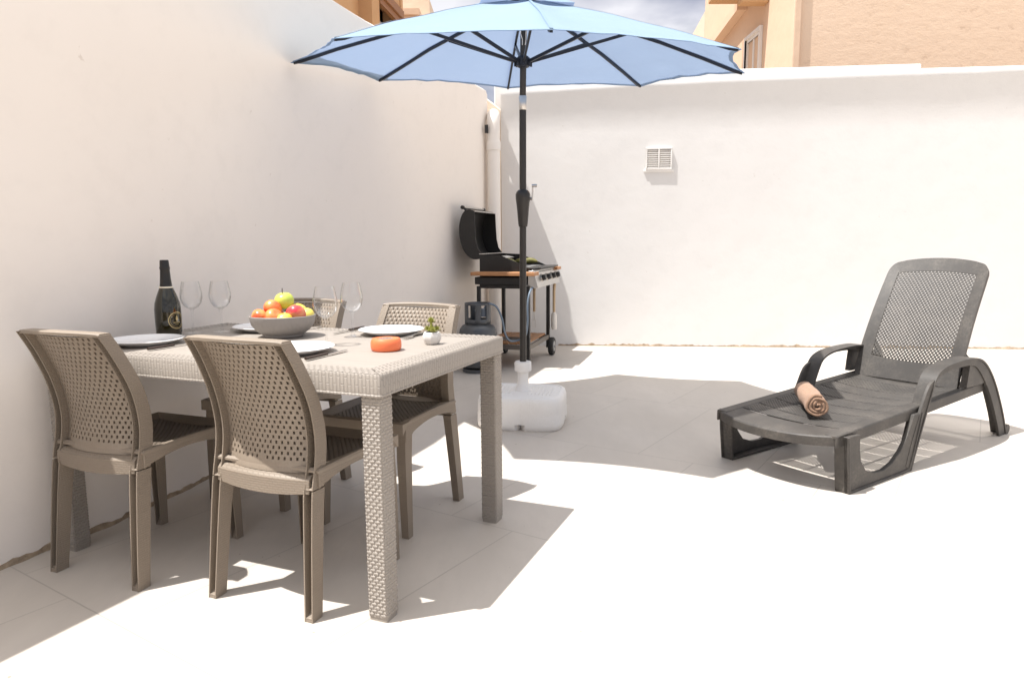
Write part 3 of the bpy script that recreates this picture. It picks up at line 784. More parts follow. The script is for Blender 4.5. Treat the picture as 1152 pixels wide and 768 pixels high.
fruit('peach', .037, bl(-.030, -.062, .082), peach_m, 'orange red peach at the front of the bowl, left of the yellow lemon', 'peach', tilt=(.8, 0))
fruit('peach', .036, bl(-.036, .012, .112), peach_m, 'orange red peach sitting higher, just under the green apple', 'peach', tilt=(.2, -.7))
fruit('apple', .038, bl(.008, .034, .139), greenap_m, 'yellow green apple with a stem on top of the fruit pile', 'apple', tilt=(.15, -.2), stem=True)
fruit('apple', .038, bl(.050, -.052, .092), redap_m, 'pinkish red apple at the front right of the bowl', 'apple', tilt=(1.1, .1), stem=False)
fruit('lemon', .030, bl(.008, -.080, .070), lemon_m, 'yellow lemon peeking over the rim between peach and red apple', 'lemon', False, (1.4, .4), 1.15)
fruit('apple', .036, bl(.060, .036, .094), lemon_m, 'yellow apple behind the red apple in the bowl', 'apple', tilt=(.3, .4))
fruit('lemon', .030, bl(.092, .004, .080), lemon_m, 'yellow lemon at the right edge of the bowl', 'lemon', False, (1.2, 1.0), 1.15)
fruit('peach', .036, bl(-.030, .072, .078), peach_m, 'orange peach at the back of the bowl', 'peach', tilt=(-.6, 0))
fruit('apple', .036, bl(.015, -.010, .060), greenap_m, 'green apple deep in the middle of the fruit pile', 'apple')
# orange candle pot
oc = thing('candle_pot', 'low round orange pot with a shallow steel topped lid near the table corner', 'candle pot', tp_(.235, .405))
bm = bmesh.new(); lathe(bm, [(0, 0), (.046, 0), (.050, .003), (.0525, .012), (.0525, .026), (.0505, .036), (.046, .0415), (.035, .043), (.030, .0405), (.026, .0385), (0, .0385)], 48); build('pot_body', bm, orange_m, oc)
bm = bmesh.new(); lathe(bm, [(0, .0388), (.0245, .0388), (.0255, .0400), (.0245, .0415), (.006, .0405), (0, .0405)], 32); build('lid_disc', bm, steel_m, oc)
# succulent
sp = thing('succulent_pot', 'little green succulent in a faceted pale concrete pot by the table edge', 'potted plant', tp_(.158, .590))
bm = bmesh.new(); prof = [(0, 0), (.022, 0), (.026, .003), (.034, .020), (.0335, .032), (.028, .044), (.024, .045), (.024, .038), (0, .038)]
lathe(bm, prof, 8); build('pot', bm, concrete_m, sp, bevel=.0015)
bm = bmesh.new(); lathe(bm, [(0, .037), (.0235, .037), (.018, .041), (0, .042)], 16); build('soil', bm, soil_m, sp)
bm = bmesh.new(); rng = random.Random(4)
def leaf(bm, base, dr, ln, w):
    up = V((0, 0, 1)); sd = dr.cross(up).normalized() if abs(dr.z) < .98 else V((1, 0, 0)); nn = sd.cross(dr)
    ring0 = bm.verts.new(base); tip = bm.verts.new(base + dr * ln + up * ln * .15)
    mid = [bm.verts.new(base + dr * ln * .55 + (sd * math.cos(a) * w + nn * math.sin(a) * w * .45)) for a in [i * math.pi / 3 for i in range(6)]]
    for i in range(6): bm.faces.new((ring0, mid[i], mid[(i + 1) % 6])); bm.faces.new((tip, mid[(i + 1) % 6], mid[i]))
for (cx, cy, cz, sc, nl) in ((0, 0, .042, 1, 30), (.014, .010, .045, .7, 18), (-.014, .008, .045, .7, 18), (.004, -.016, .044, .7, 18), (-.002, .004, .066, .75, 26)):
    for k in range(nl):
        a = k * 2.4; el = lerp(.15, 1.35, k / nl); dr = V((math.cos(a) * math.cos(el), math.sin(a) * math.cos(el), math.sin(el)))
        leaf(bm, V((cx, cy, cz + .004 * k / nl)), dr, .019 * sc * lerp(1, .6, k / nl), .0045 * sc)
tube(bm, [(0, 0, .04), (-.002, .004, .066)], .004, 6)
for v in bm.verts:
    v.co = V((v.co.x * 1.25, v.co.y * 1.25, .038 + (v.co.z - .038) * 1.45))
build('succulent_rosette', bm, succ_m, sp)

# ------------------------------------------------------------------ umbrella base and umbrella
PX, PY = .0665, 4.330
ub = thing('umbrella_base', 'chunky white plastic water-filled base under the blue parasol', 'umbrella base', (PX, PY, 0), -R(10))
def base_outline(sc, notch):
    out = []; N = 96
    for k in range(N):
        a = 2 * math.pi * k / N; ca, sa = math.cos(a), math.sin(a); p = 5.0
        r = (abs(ca / .262) ** p + abs(sa / .235) ** p) ** (-1 / p)
        for nd_ in (0, 90, 180, 270):
            d = (a - R(nd_ + 4) + math.pi) % (2 * math.pi) - math.pi
            r -= notch * math.exp(-(d / .07) ** 2) * (1.0 if nd_ in (90, 270) else .9)
        out.append((r * sc * ca, r * sc * sa))
    return out
bm = bmesh.new(); rings = []
for sc, z, nt_ in ((.955, 0, .060), (.985, .010, .060), (1.0, .030, .058), (1.0, .038, .010), (1.0, .085, .006), (.990, .098, .005), (.994, .108, .005), (.985, .165, .004), (.955, .190, .003), (.91, .199, .008), (.87, .1995, .006), (.86, .196, .006), (.80, .1955, .004), (.3, .199, 0), (.24, .20, 0)):
    rings.append([V((x, y, z)) for x, y in base_outline(sc, nt_)])
loft(bm, rings); build('tank', bm, whitep, ub)
for k, (x, y) in enumerate([(-.12, .1), (.13, .10)]):
    pass
bm = bmesh.new()
for k in range(7):
    a = .045 + k * .022; box(bm, a, a + .006, -.11, .11, .1945, .2015)
for k in range(7):
    a = -.045 - k * .022; box(bm, a - .006, a, -.11, .11, .1945, .2015)
build('top_ridges', bm, whitep, ub, bevel=.001, seg=1)
bm = bmesh.new(); lathe(bm, [(.055, .198), (.050, .215), (.036, .235), (.033, .26), (.033, .31), (.038, .315), (.038, .325)], 32); build('stem_tube', bm, whitep, ub)
bm = bmesh.new(); lathe(bm, [(.036, .318), (.050, .322), (.052, .328), (.052, .372), (.048, .380), (.030, .382), (.022, .381)], 40, wob=lambda a, z: 1 + .012 * math.cos(a * 20)); build('clamp_ring', bm, whitep, ub)
bm = bmesh.new(); tube(bm, [(-.17, .12, .196), (-.17, .12, .212)], .022, 20); build('filler_cap', bm, whitep, ub)

um = thing('parasol', 'big light blue octagonal parasol with a dark crank pole, tilted towards the table', 'parasol', (PX, PY, 0))
bm = bmesh.new(); tube(bm, [(0, 0, .30), (.0035, -.0, 1.2), (.0055, 0, 1.885)], .0205, 24); build('pole', bm, pole_m, um)
bm = bmesh.new(); lathe(bm, [(.022, 1.195), (.026, 1.198), (.029, 1.215), (.036, 1.30), (.043, 1.36), (.044, 1.385), (.038, 1.400), (.030, 1.410), (.024, 1.413)], 32, (.004, 0, 0)); hs = build('crank_housing', bm, pole_m, um)
bm = bmesh.new(); tube(bm, [(.04, -.0, 1.36), (.060, -.01, 1.36)], .008, 12); tube(bm, [(.060, -.012, 1.352), (.063, -.012, 1.435)], .0045, 8); tube(bm, [(.058, -.012, 1.435), (.088, -.02, 1.435)], .009, 12)
build('crank_handle', bm, steel_m, hs)
bm = bmesh.new(); lathe(bm, [(.021, 1.87), (.0225, 1.872), (.0225, 1.948), (.021, 1.95)], 32, (.0055, 0, 0)); build('tilt_joint', bm, steel_m, um)
# canopy frame: tilted axes
CC = V((.074 - PX, 4.304 - PY, 2.100)); ex = V((1, 0, -.020)).normalized(); ey0 = V((0, 1, .115)); ez = ex.cross(ey0).normalized(); ey = ez.cross(ex)
CR, RISE, PH = 1.318, .372, R(184.2)
def cp(x, y, z): return CC + ex * x + ey * y + ez * z
JT = V((.0055, 0, 1.93))
apex = cp(0, 0, RISE)
bm = bmesh.new(); tube(bm, [JT, cp(0, 0, .12), cp(0, 0, RISE + .03)], .0190, 20); build('upper_pole', bm, pole_m, um)
def tipv(k, sc=1.0): a = PH + k * math.pi / 4; return (CR * sc * math.cos(a), CR * sc * math.sin(a))
def canopy_pt(a8, r):
    """a8: 0..8 angular, r 0..1; flat-ish gores with scalloped rim and a gentle sag"""
    k = int(math.floor(a8)) % 8; t = a8 - math.floor(a8)
    x0, y0 = tipv(k); x1, y1 = tipv(k + 1)
    x, y = lerp(x0, x1, t), lerp(y0, y1, t)
    sc = 1 - .046 * 4 * t * (1 - t) * r ** 3
    x, y = x * r * sc, y * r * sc
    rr = r * (1 + (sc - 1) * r)
    z = RISE * (1 - r * sc) - .018 * 4 * t * (1 - t) * math.sin(math.pi * min(1, r)) + .022 * math.sin(math.pi * r)
    z += .010 * noise.noise(V((x * 3.1, y * 3.1, 0))) * math.sin(math.pi * min(1, r)) + .012 * (4 * t * (1 - t)) * r ** 2 * noise.noise(V((x * 9, y * 9, 4)))
    return x, y, z
bm = bmesh.new(); NA, NR = 12, 20; R0 = .11
g = []
for j in range(NR + 1):
    r = lerp(R0, 1, j / NR); row = []
    for i in range(8 * NA):
        x, y, z = canopy_pt(i / NA, r); row.append(bm.verts.new(cp(x, y, z)))
    g.append(row)
for j in range(NR):
    for i in range(8 * NA):
        i2_ = (i + 1) % (8 * NA); bm.faces.new((g[j][i], g[j][i2_], g[j + 1][i2_], g[j + 1][i]))
can = build('canopy', bm, canvas_m, um, sharp=60)
bm = bmesh.new()    # hem
for i in range(8 * NA):
    i2_ = (i + 1) % (8 * NA)
    q = []
    for ii, r in ((i, 1.0), (i2_, 1.0), (i2_, .978), (i, .978)):
        x, y, z = canopy_pt(ii / NA, r); q.append(bm.verts.new(cp(x, y, z - .0025)))
    bm.faces.new(q)
for k in range(8):
    q0 = None
    for j in range(25):
        r = lerp(.14, .99, j / 24); x, y, z = canopy_pt(k + 1e-6, r); a = PH + k * math.pi / 4; w_ = .007
        pr_ = [bm.verts.new(cp(x - math.sin(a) * w_ * s__, y + math.cos(a) * w_ * s__, z + .003)) for s__ in (-1, 1)]
        if q0: bm.faces.new((q0[0], q0[1], pr_[1], pr_[0]))
        q0 = pr_
build('hem', bm, canvas_m, can, sharp=60)
bm = bmesh.new(); g = []    # vent cap
for j in range(7):
    r = lerp(0.0, .27, j / 6); row = []
    for i in range(8 * NA):
        t = (i / NA) % 1; x, y, z = canopy_pt(i / NA, r); s2 = 1 - (.10 * 4 * t * (1 - t) * (j / 6) ** 2)
        row.append(bm.verts.new(cp(x * s2, y * s2, z + .032 - .008 * j / 6 + .012 * (j / 6) * 4 * t * (1 - t) - (.0 if j < 6 else .004))))
    g.append(row)
for j in range(6):
    for i in range(8 * NA):
        i2_ = (i + 1) % (8 * NA); bm.faces.new((g[j][i], g[j][i2_], g[j + 1][i2_], g[j + 1][i]))
build('vent_flap', bm, canvas_m, can, sharp=60)
bm = bmesh.new(); tube(bm, [cp(0, 0, RISE + .02), cp(0, 0, RISE + .05), cp(0, 0, RISE + .075)], [.03, .02, .012], 16); build('finial', bm, pole_m, um)
RUN = .035
bm = bmesh.new(); tube(bm, [cp(0, 0, RUN - .035), cp(0, 0, RUN - .02), cp(0, 0, RUN + .018), cp(0, 0, RUN + .03)], [.027, .040, .040, .026], 24)
for k in range(8):
    a = PH + k * math.pi / 4; tube(bm, [cp(.046 * math.cos(a), .046 * math.sin(a), RUN - .028), cp(.046 * math.cos(a), .046 * math.sin(a), RUN + .012)], .007, 8)
build('runner_hub', bm, rib_m, um)
bm = bmesh.new(); tube(bm, [cp(0, 0, RISE - .06), cp(0, 0, RISE - .02)], [.045, .045], 24); build('top_hub', bm, rib_m, um)
def ribp(k, r, dz):
    x, y, z = canopy_pt(k, r); return cp(x, y, z + dz)
for k in range(8):
    bm = bmesh.new()
    pts = [ribp(k, r, -.012) for r in (.03, .2, .4, .6, .8, .95)] + [ribp(k, .985, -.006)]
    rings = []
    a = PH + k * math.pi / 4; sd = (ex * -math.sin(a) + ey * math.cos(a))
    for p in pts: rings.append([p - sd * .0065 - ez * .010, p + sd * .0065 - ez * .010, p + sd * .0065 + ez * .008, p - sd * .0065 + ez * .008])
    loft(bm, rings); rbo = build('rib', bm, rib_m, um)
    bm = bmesh.new(); p0 = cp(.046 * math.cos(a), .046 * math.sin(a), RUN); p1 = ribp(k, .46, -.022); rings = []
    up = ez
    for p in (p0, p0.lerp(p1, .5), p1): rings.append([p - sd * .006 - up * .009, p + sd * .006 - up * .009, p + sd * .006 + up * .009, p - sd * .006 + up * .009])
    loft(bm, rings); build('strut', bm, rib_m, rbo)
    bm = bmesh.new(); tube(bm, [ribp(k, .955, -.010), ribp(k, .975, -.008)], .008, 10); build('rib_tip', bm, rib_m, rbo)
bm = bmesh.new(); rng = random.Random(2)
for s0 in (-1, 1):
    pts = [cp(.012 * s0 + rng.uniform(-.006, .006), -.026, lerp(.12, .30, i / 6)) for i in range(7)]; tube(bm, pts, .0022, 6)
build('pull_cord', bm, whitep, um)

# ------------------------------------------------------------------ gas barbecue
BW = V((.276, .961, 0)).normalized(); BD = V((BW.y, -BW.x, 0)); BO = V((-.31, 6.30, 0))
bb = thing('gas_barbecue', 'black gas barbecue trolley with open lid, steel knob panel and wood shelves against the wall', 'barbecue', BO)
def bq(w, d, z): return BW * w + BD * d + V((0, 0, z))
MB_ = Matrix(((BD.x, BW.x, 0, 0), (BD.y, BW.y, 0, 0), (0, 0, 1, 0), (0, 0, 0, 1)))   # local x=d, y=w
def bbox_(bm, d0, d1, w0, w1, z0, z1): box(bm, d0, d1, w0, w1, z0, z1, MB_)
LW = .76
for (w, d, z0) in ((0, 0, 0), (0, .45, 0), (LW, .45, .08), (LW, 0, .08)):
    bm = bmesh.new(); bbox_(bm, d, d + .032, w, w + .036, z0, .72); build('leg', bm, black_m, bb, bevel=.003)
bm = bmesh.new()
for d in (0.002, .452): bbox_(bm, d, d + .026, .036, LW, .165, .205)
for w in (.002, LW + .002): bbox_(bm, .032, .45, w, w + .03, .165, .205)
build('lower_frame', bm, simple('frame_taupe', (.13, .11, .09), .5), bb)
bm = bmesh.new()
for k in range(5): bbox_(bm, .036 + k * .083, .036 + k * .083 + .075, .036, LW, .206, .222)
build('lower_shelf', bm, wood_m, bb, bevel=.003)
# upper frame, black drip box under the top
bm = bmesh.new(); bbox_(bm, -.01, .47, -.02, .11, .735, .80); bbox_(bm, .02, .44, .02, LW, .70, .80); bbox_(bm, -.01, .46, .70, .86, .74, .80)
build('drip_box', bm, black_m, bb, bevel=.006)
bm = bmesh.new()
for k in range(3): bbox_(bm, -.03, .545, -.075 + k * .056, -.075 + k * .056 + .052, .815, .845)
build('side_shelf', bm, wood_m, bb, bevel=.003)
bm = bmesh.new()
for k in range(3): bbox_(bm, .0, .56, .775 + k * .056, .775 + k * .056 + .052, .835, .862)
build('side_shelf', bm, wood_m, bb, bevel=.003)
# firebox with sloping front
FP = [(0, .80), (.44, .80), (.465, .875), (.20, .985), (.0, .995)]
bm = bmesh.new()
for w0, w1 in ((.095, .103), (.76, .768)):
    prism(bm, FP, lambda d, z: bq(w0, d, z), lambda d, z: bq(w1, d, z))
bbox_(bm, 0, .008, .103, .76, .80, .99); bbox_(bm, .44, .465, .103, .76, .80, .872); bbox_(bm, .0, .46, .103, .76, .80, .81)
build('firebox', bm, black_m, bb)
bm = bmesh.new(); bbox_(bm, -.004, .035, .095, .768, .996, 1.003); build('steel_trim', bm, steel_m, bb)
bm = bmesh.new(); bbox_(bm, .42, .56, .09, .80, .868, .882)
build('front_ledge', bm, black_m, bb, bevel=.003)
bm = bmesh.new()
for k in range(26): tube(bm, [bq(.115 + k * .0255, .02, .895), bq(.115 + k * .0255, .435, .875)], .004, 6)
tube(bm, [bq(.11, .03, .893), bq(.75, .03, .893)], .005, 6); tube(bm, [bq(.11, .43, .875), bq(.75, .43, .875)], .005, 6)
build('cooking_grate', bm, black_m, bb)
bm = bmesh.new()
tube(bm, [bq(.12, .06, .97), bq(.75, .06, .97)], .004, 6); tube(bm, [bq(.12, .14, .955), bq(.75, .14, .955)], .004, 6)
for k in range(14): tube(bm, [bq(.13 + k * .047, .06, .97), bq(.13 + k * .047, .14, .955)], .0025, 6)
build('warming_rack', bm, steel_m, bb)
# control panel, tilted
bm = bmesh.new(); PP = [(.475, .855), (.475, .735), (.535, .705), (.565, .712), (.525, .862)]
prism(bm, PP, lambda d, z: bq(-.02, d, z), lambda d, z: bq(.875, d, z)); pnl = build('control_panel', bm, steel_m, bb, bevel=.003)
pn = (bq(0, .565, .712) - bq(0, .525, .862)); pu = -pn.normalized(); pnorm = BW.cross(pu).normalized()
if pnorm.dot(BD) < 0: pnorm = -pnorm
for w in (.20, .40, .60, .78):
    c = bq(w, .5455, .787)
    bm = bmesh.new(); tube(bm, [c + pnorm * .0, c + pnorm * .006], .036, 24); kb = build('knob_bezel', bm, steel_m, pnl)
    bm = bmesh.new(); tube(bm, [c + pnorm * .006, c + pnorm * .034, c + pnorm * .037], [.028, .024, .020], 20)
    build('knob', bm, black_m, pnl, bevel=.002)
bm = bmesh.new()      # small printed line above the knobs
for k in range(16):
    w = .16 + k * .03; c = bq(w, 0, 0); p = bq(w, .530, .840) + pnorm * .0025; q = bq(w + .02, .530, .840) + pnorm * .0025
    bm.faces.new([bm.verts.new(x) for x in (p, q, q + pu * .008, p + pu * .008)])
build('printed_marks', bm, black_m, pnl)
# lid
LP = [(-.050, 1.375), (-.100, 1.392), (-.148, 1.370), (-.180, 1.31), (-.194, 1.23), (-.190, 1.14), (-.165, 1.05), (-.120, .985), (-.060, .952), (.0, .958), (.030, .985)]
LPs = [(p.x, p.y) for p in smooth_path([(a, b, 0) for a, b in LP], 4)]
LI = [(-.02, 1.05), (-.038, 1.13), (-.045, 1.25)]
lid = None
bm = bmesh.new(); w0, w1 = .115, .735
n_ = len(LPs)
inner = []
for i, (d, z) in enumerate(LPs):
    a = V(LPs[max(i - 1, 0)]); b_ = V(LPs[min(i + 1, n_ - 1)]); t = (b_ - a).normalized(); nn = V((-t.y, t.x)); inner.append((d + nn.x * .007 * 1, z + nn.y * .007))
strip_prism(bm, LPs, inner, lambda d, z: bq(w0, d, z), lambda d, z: bq(w1, d, z))
lid = build('lid', bm, black_m, bb)
for wa, wb2 in ((w0 - .006, w0), (w1, w1 + .006)):
    bm = bmesh.new(); prism(bm, LPs + LI, lambda d, z: bq(wa, d, z), lambda d, z: bq(wb2, d, z)); build('lid_end', bm, black_m, lid)
bm = bmesh.new(); tube(bm, [bq(.13, -.160, 1.410), bq(.70, -.160, 1.410)], .013, 14); hd = build('lid_handle', bm, steel_m, lid)
bm = bmesh.new()
for w in (.15, .68): tube(bm, [bq(w, -.160, 1.410), bq(w, -.130, 1.372)], .011, 10)
tube(bm, [bq(.105, -.160, 1.410), bq(.132, -.160, 1.410)], .017, 14); tube(bm, [bq(.698, -.160, 1.410), bq(.725, -.160, 1.410)], .017, 14)
build('handle_bracket', bm, black_m, lid)
bm = bmesh.new(); bbox_(bm, -.105, -.045, w0, w1, 1.372, 1.380); build('lid_lip', bm, steel_m, lid)
for d in (.475, -.01):
    c0 = bq(LW + .055, d, .088)
    bm = bmesh.new(); tube(bm, [c0 - BD * .002, c0 + BD * .008, c0 + BD * .036, c0 + BD * .044], [.080, .088, .088, .080], 40); wh = build('wheel', bm, rubber_m, bb)
    bm = bmesh.new(); tube(bm, [c0 + BD * .040, c0 + BD * .048], [.052, .050], 30); tube(bm, [c0 - BD * .008, c0 + BD * .058], .012, 14); build('hub_cap', bm, simple('grey_hub', (.3, .3, .3), .4) if 'grey_hub' not in MATS else MATS['grey_hub'], wh)
# food on the grill
rng = random.Random(11)
for i, (w, d, lab) in enumerate(((.30, .20, 'charred green pepper lying nearest on the barbecue grate'), (.45, .28, 'charred green pepper in the middle of the barbecue grate'), (.60, .33, 'brownish pepper farthest right on the barbecue grate'))):
    bm = bmesh.new(); pts = []
    a = rng.uniform(-.8, .8)
    for k in range(7): t = k / 6 - .5; pts.append(V((t * .15, .02 * math.cos(t * 4), .012 * math.cos(t * 3))))
    tube(bm, pts, [.006, .018, .026, .028, .026, .018, .005], 12)
    for v in bm.verts: v.co += V((rng.uniform(-1, 1), rng.uniform(-1, 1), rng.uniform(-1, 1))) * .002
    o = build('grilled_pepper', bm, veg_m); o.location = BO + bq(w, d, .925 - d * .03); o.rotation_euler = (0, 0, a); tag(o, lab, 'pepper', 'peppers on the barbecue')
# utensils hanging from the far shelf side
for i, (d, ln, lab) in enumerate(((.50, .46, 'long wooden handled barbecue brush with pale bristles hanging by the knob panel'), (.30, .40, 'barbecue fork hanging behind the brush at the trolley side'))):
    t = thing('barbecue_brush' if i == 0 else 'barbecue_fork', lab, 'barbecue tool', BO + bq(LW + .085, d + .01, .0))
    bm = bmesh.new(); tube(bm, [(0, 0, .70), (.004, 0, .69), (0, 0, .62), (0, 0, .42)], [.012, .016, .014, .013], 12); build('handle', bm, simple('pale_wood', (.50, .36, .22), .6) if 'pale_wood' not in MATS else MATS['pale_wood'], t)
    bm = bmesh.new()
    if i == 0: tube(bm, [(0, 0, .42), (0, 0, .40), (0, 0, .30), (.002, 0, .25)], [.012, .026, .030, .024], 14); build('bristles', bm, white_cloth_m, t)
    else:
        tube(bm, [(0, 0, .43), (0, 0, .34)], .004, 8); tube(bm, [(-.012, 0, .34), (-.012, 0, .26)], .003, 8); tube(bm, [(.012, 0, .34), (.012, 0, .26)], .003, 8); tube(bm, [(-.012, 0, .34), (.012, 0, .34)], .003, 8); build('tines', bm, steel_m, t)
    bm = bmesh.new(); tube(bm, [(0, 0, .695), (0, 0, .72), (-.01, -.005, .745)], .003, 8); build('hook', bm, steel_m, t)
bm = bmesh.new()
for k in range(12): tube(bm, [bq(.10 + k * .02, .08, .232), bq(.10 + k * .02, .40, .232)], .003, 6)
for d in (.08, .24, .40): tube(bm, [bq(.09, d, .227), bq(.33, d, .227)], .0035, 6)
o = build('grill_rack', bm, steel_m); o.location = BO; tag(o, 'spare steel grill rack lying on the lower wooden shelf of the barbecue', 'rack')

# gas bottle + hose
gb = thing('gas_bottle', 'dark grey gas bottle with a pierced collar standing beside the barbecue trolley', 'gas bottle', (-.292, 6.085, 0))
bm = bmesh.new(); lathe(bm, [(.13, 0), (.135, .004), (.135, .03), (.10, .032), (.10, .03), (.13, .028)], 40); build('foot_ring', bm, gas_m, gb)
bm = bmesh.new(); lathe(bm, [(0, .03), (.10, .032), (.145, .052), (.162, .085), (.164, .10), (.164, .212), (.1655, .215), (.1655, .225), (.164, .228), (.164, .33), (.158, .365), (.135, .398), (.09, .418), (.04, .428), (0, .43)], 48); build('cylinder_body', bm, gas_m, gb)
bm = bmesh.new(); N = 48
def col(a): return any(abs((a - c + math.pi) % (2 * math.pi) - math.pi) < w for c, w in ((R(-115), .30), (R(-60), .28), (R(60), .35), (R(150), .4)))
zs_ = [.415, .455, .515, .575, .592]; gg = [[bm.verts.new((.108 * math.cos(2 * math.pi * k / N), .108 * math.sin(2 * math.pi * k / N), z)) for k in range(N)] for z in zs_]
for j in range(4):
    for k in range(N):
        a = 2 * math.pi * (k + .5) / N
        if j in (1, 2) and col(a): continue
        k2 = (k + 1) % N; bm.faces.new((gg[j][k], gg[j][k2], gg[j + 1][k2], gg[j + 1][k]))
build('collar', bm, gas_m, gb, solid=.007)
bm = bmesh.new(); tube(bm, [(0, 0, .42), (0, 0, .50), (0, 0, .53)], [.022, .018, .026], 16); tube(bm, [(0, 0, .49), (.06, -.02, .49)], .014, 12); tube(bm, [(.055, -.018, .475), (.055, -.018, .545)], .028, 20)
build('valve', bm, simple('regulator_grey', (.20, .23, .27), .5), gb)
bm = bmesh.new()
hp = smooth_path([V((-.232, 6.062, .545)), V((-.20, 6.05, .585)), V((-.13, 6.04, .56)), V((-.085, 6.05, .46)), V((-.06, 6.08, .33)), V((-.02, 6.15, .255)), V((.05, 6.2, .25)), V((.115, 6.12, .30)), V((.135, 6.07, .42)), V((.135, 6.05, .58)), V((.155, 6.08, .68)), V((.20, 6.20, .735))], 6)
tube(bm, hp, .0085, 10); tag(build('gas_hose', bm, hose_m), 'blue grey rubber hose looping from the gas bottle to the barbecue panel', 'hose')

# ------------------------------------------------------------------ sun lounger
th_l = R(35.5)
lg_ = thing('sun_lounger', 'anthracite plastic sun lounger with armrests and raised perforated backrest', 'sun lounger', (1.29, 3.30, 0), th_l)
# local x = s (towards head), y = left (-b). right side is y=-.34
def sz(s): return .268 + .055 * (s + .1) / 1.2
WEB_O = [(-.045, .262), (-.035, .15), (-.015, .0), (.10, .0), (.22, .0), (.34, .0), (.46, .0), (.53, .004), (.565, .10), (.595, .19), (.625, .275)]
WEB_I = [(.060, .258), (.062, .20), (.078, .135), (.125, .082), (.20, .056), (.28, .052), (.36, .072), (.43, .115), (.485, .17), (.520, .225), (.545, .275)]
ARM_O = [(.53, .0), (.572, .10), (.616, .20), (.662, .30), (.708, .395), (.748, .448), (.82, .476), (.92, .488), (1.08, .493), (1.20, .485), (1.29, .452), (1.38, .385), (1.46, .300), (1.535, .20), (1.60, .10), (1.65, .0)]
ARM_I = [(.490, .03), (.522, .12), (.566, .215), (.615, .312), (.668, .395), (.730, .425), (.82, .443), (.92, .453), (1.06, .457), (1.16, .447), (1.235, .408), (1.32, .335), (1.395, .255), (1.465, .16), (1.53, .06), (1.560, .0)]
for sgn, wn in ((-1, 'right'), (1, 'left')):
    y_out = .345 * sgn; y_in = .275 * sgn; yw0 = .338 * sgn; yw1 = .318 * sgn
    bm = bmesh.new()
    strip_prism(bm, WEB_O, WEB_I, lambda s, z: V((s, yw0, z)), lambda s, z: V((s, yw1, z)))
    # flange round outer edge of the web
    fl_in = [(a + (.012 if a < .5 else -.012), max(z, .0) + (.012 if z < .02 else 0)) for a, z in WEB_O]
    strip_prism(bm, WEB_O, fl_in, lambda s, z: V((s, y_out, z)), lambda s, z: V((s, y_in, z)))
    bmesh.ops.translate(bm, verts=bm.verts, vec=(0, 0, 0)); build('front_leg_loop', bm, lounge_m, lg_, bevel=.003)
    bm = bmesh.new()
    oS = [tuple(p)[:2] for p in smooth_path([(a, b_, 0) for a, b_ in ARM_O], 3)]
    th_in = []
    for i, p in enumerate(oS):
        a = V(oS[max(i - 1, 0)]); b_ = V(oS[min(i + 1, len(oS) - 1)]); t = (b_ - a).normalized(); th_in.append((p[0] + t.y * .011, p[1] - t.x * .011))
    strip_prism(bm, oS, th_in, lambda s, z: V((s, y_out - .0005 * sgn, z)), lambda s, z: V((s, y_in - .01 * sgn, z)))
    iS = [tuple(p)[:2] for p in smooth_path([(a, b_, 0) for a, b_ in ARM_I], 3)]
    strip_prism(bm, th_in, iS, lambda s, z: V((s, .340 * sgn, z)), lambda s, z: V((s, .326 * sgn, z)))
    # web under the rear of the arm joining the rail
    prism(bm, [(1.10, .335), (1.30, .335), (1.33, .355), (1.24, .43), (1.12, .455)], lambda s, z: V((s, .334 * sgn, z)), lambda s, z: V((s, .300 * sgn, z)))
    build('armrest', bm, lounge_m, lg_, bevel=.0035, seg=3)
    bm = bmesh.new(); tube(bm, [(1.655, .30 * sgn, .028), (1.655, .345 * sgn, .028)], .028, 20); build('wheel', bm, lounge_m, lg_)
# seat frame
def seat_z(s, y): return sz(s) - .012 * (1 - min(1, abs(y) / .27) ** 2)
bm = bmesh.new()
for sgn in (-1, 1):
    rings = []
    for k in range(24):
        s_ = lerp(-.095, 1.34, k / 23); z = sz(s_)
        rings.append([V((s_, .318 * sgn, z - .052)), V((s_, .318 * sgn, z - .004)), V((s_, .313 * sgn, z + .002)), V((s_, .262 * sgn, z + .001)), V((s_, .255 * sgn, z - .006)), V((s_, .262 * sgn, z - .012)), V((s_, .308 * sgn, z - .012)), V((s_, .310 * sgn, z - .052))])
    loft(bm, rings)
rings = []   # bowed front lip
for k in range(25):
    u = -1 + 2 * k / 24; y = u * .318; s0 = -.168 + .085 * abs(u) ** 2.4; z = sz(s0) - .010 * (1 - u * u); e = .0 if abs(u) < .95 else .004
    rings.append([V((s0 + .004, y, z - .046)), V((s0, y, z - .006)), V((s0 + .006, y, z + .001)), V((.035 - .02 * (1 - u * u), y, seat_z(.0, y) + .001)), V((.035 - .02 * (1 - u * u), y, seat_z(0, y) - .010)), V((s0 + .014, y, z - .012)), V((s0 + .012, y, z - .046))])
loft(bm, rings)
rings = []
for k in range(13):
    y = lerp(-.262, .262, k / 12)
    rings.append([V((1.035, y, seat_z(1.05, y) - .0)), V((1.11, y, seat_z(1.1, y))), V((1.11, y, seat_z(1.1, y) - .035)), V((1.10, y, seat_z(1.1, y) - .035)), V((1.10, y, seat_z(1.1, y) - .01)), V((1.035, y, seat_z(1.05, y) - .01))])
loft(bm, rings)
for s_ in (1.32,):
    box(bm, s_ - .02, s_ + .02, -.30, .30, sz(s_) - .05, sz(s_) - .012)
sf = build('seat_frame', bm, lounge_m, lg_, bevel=.002)
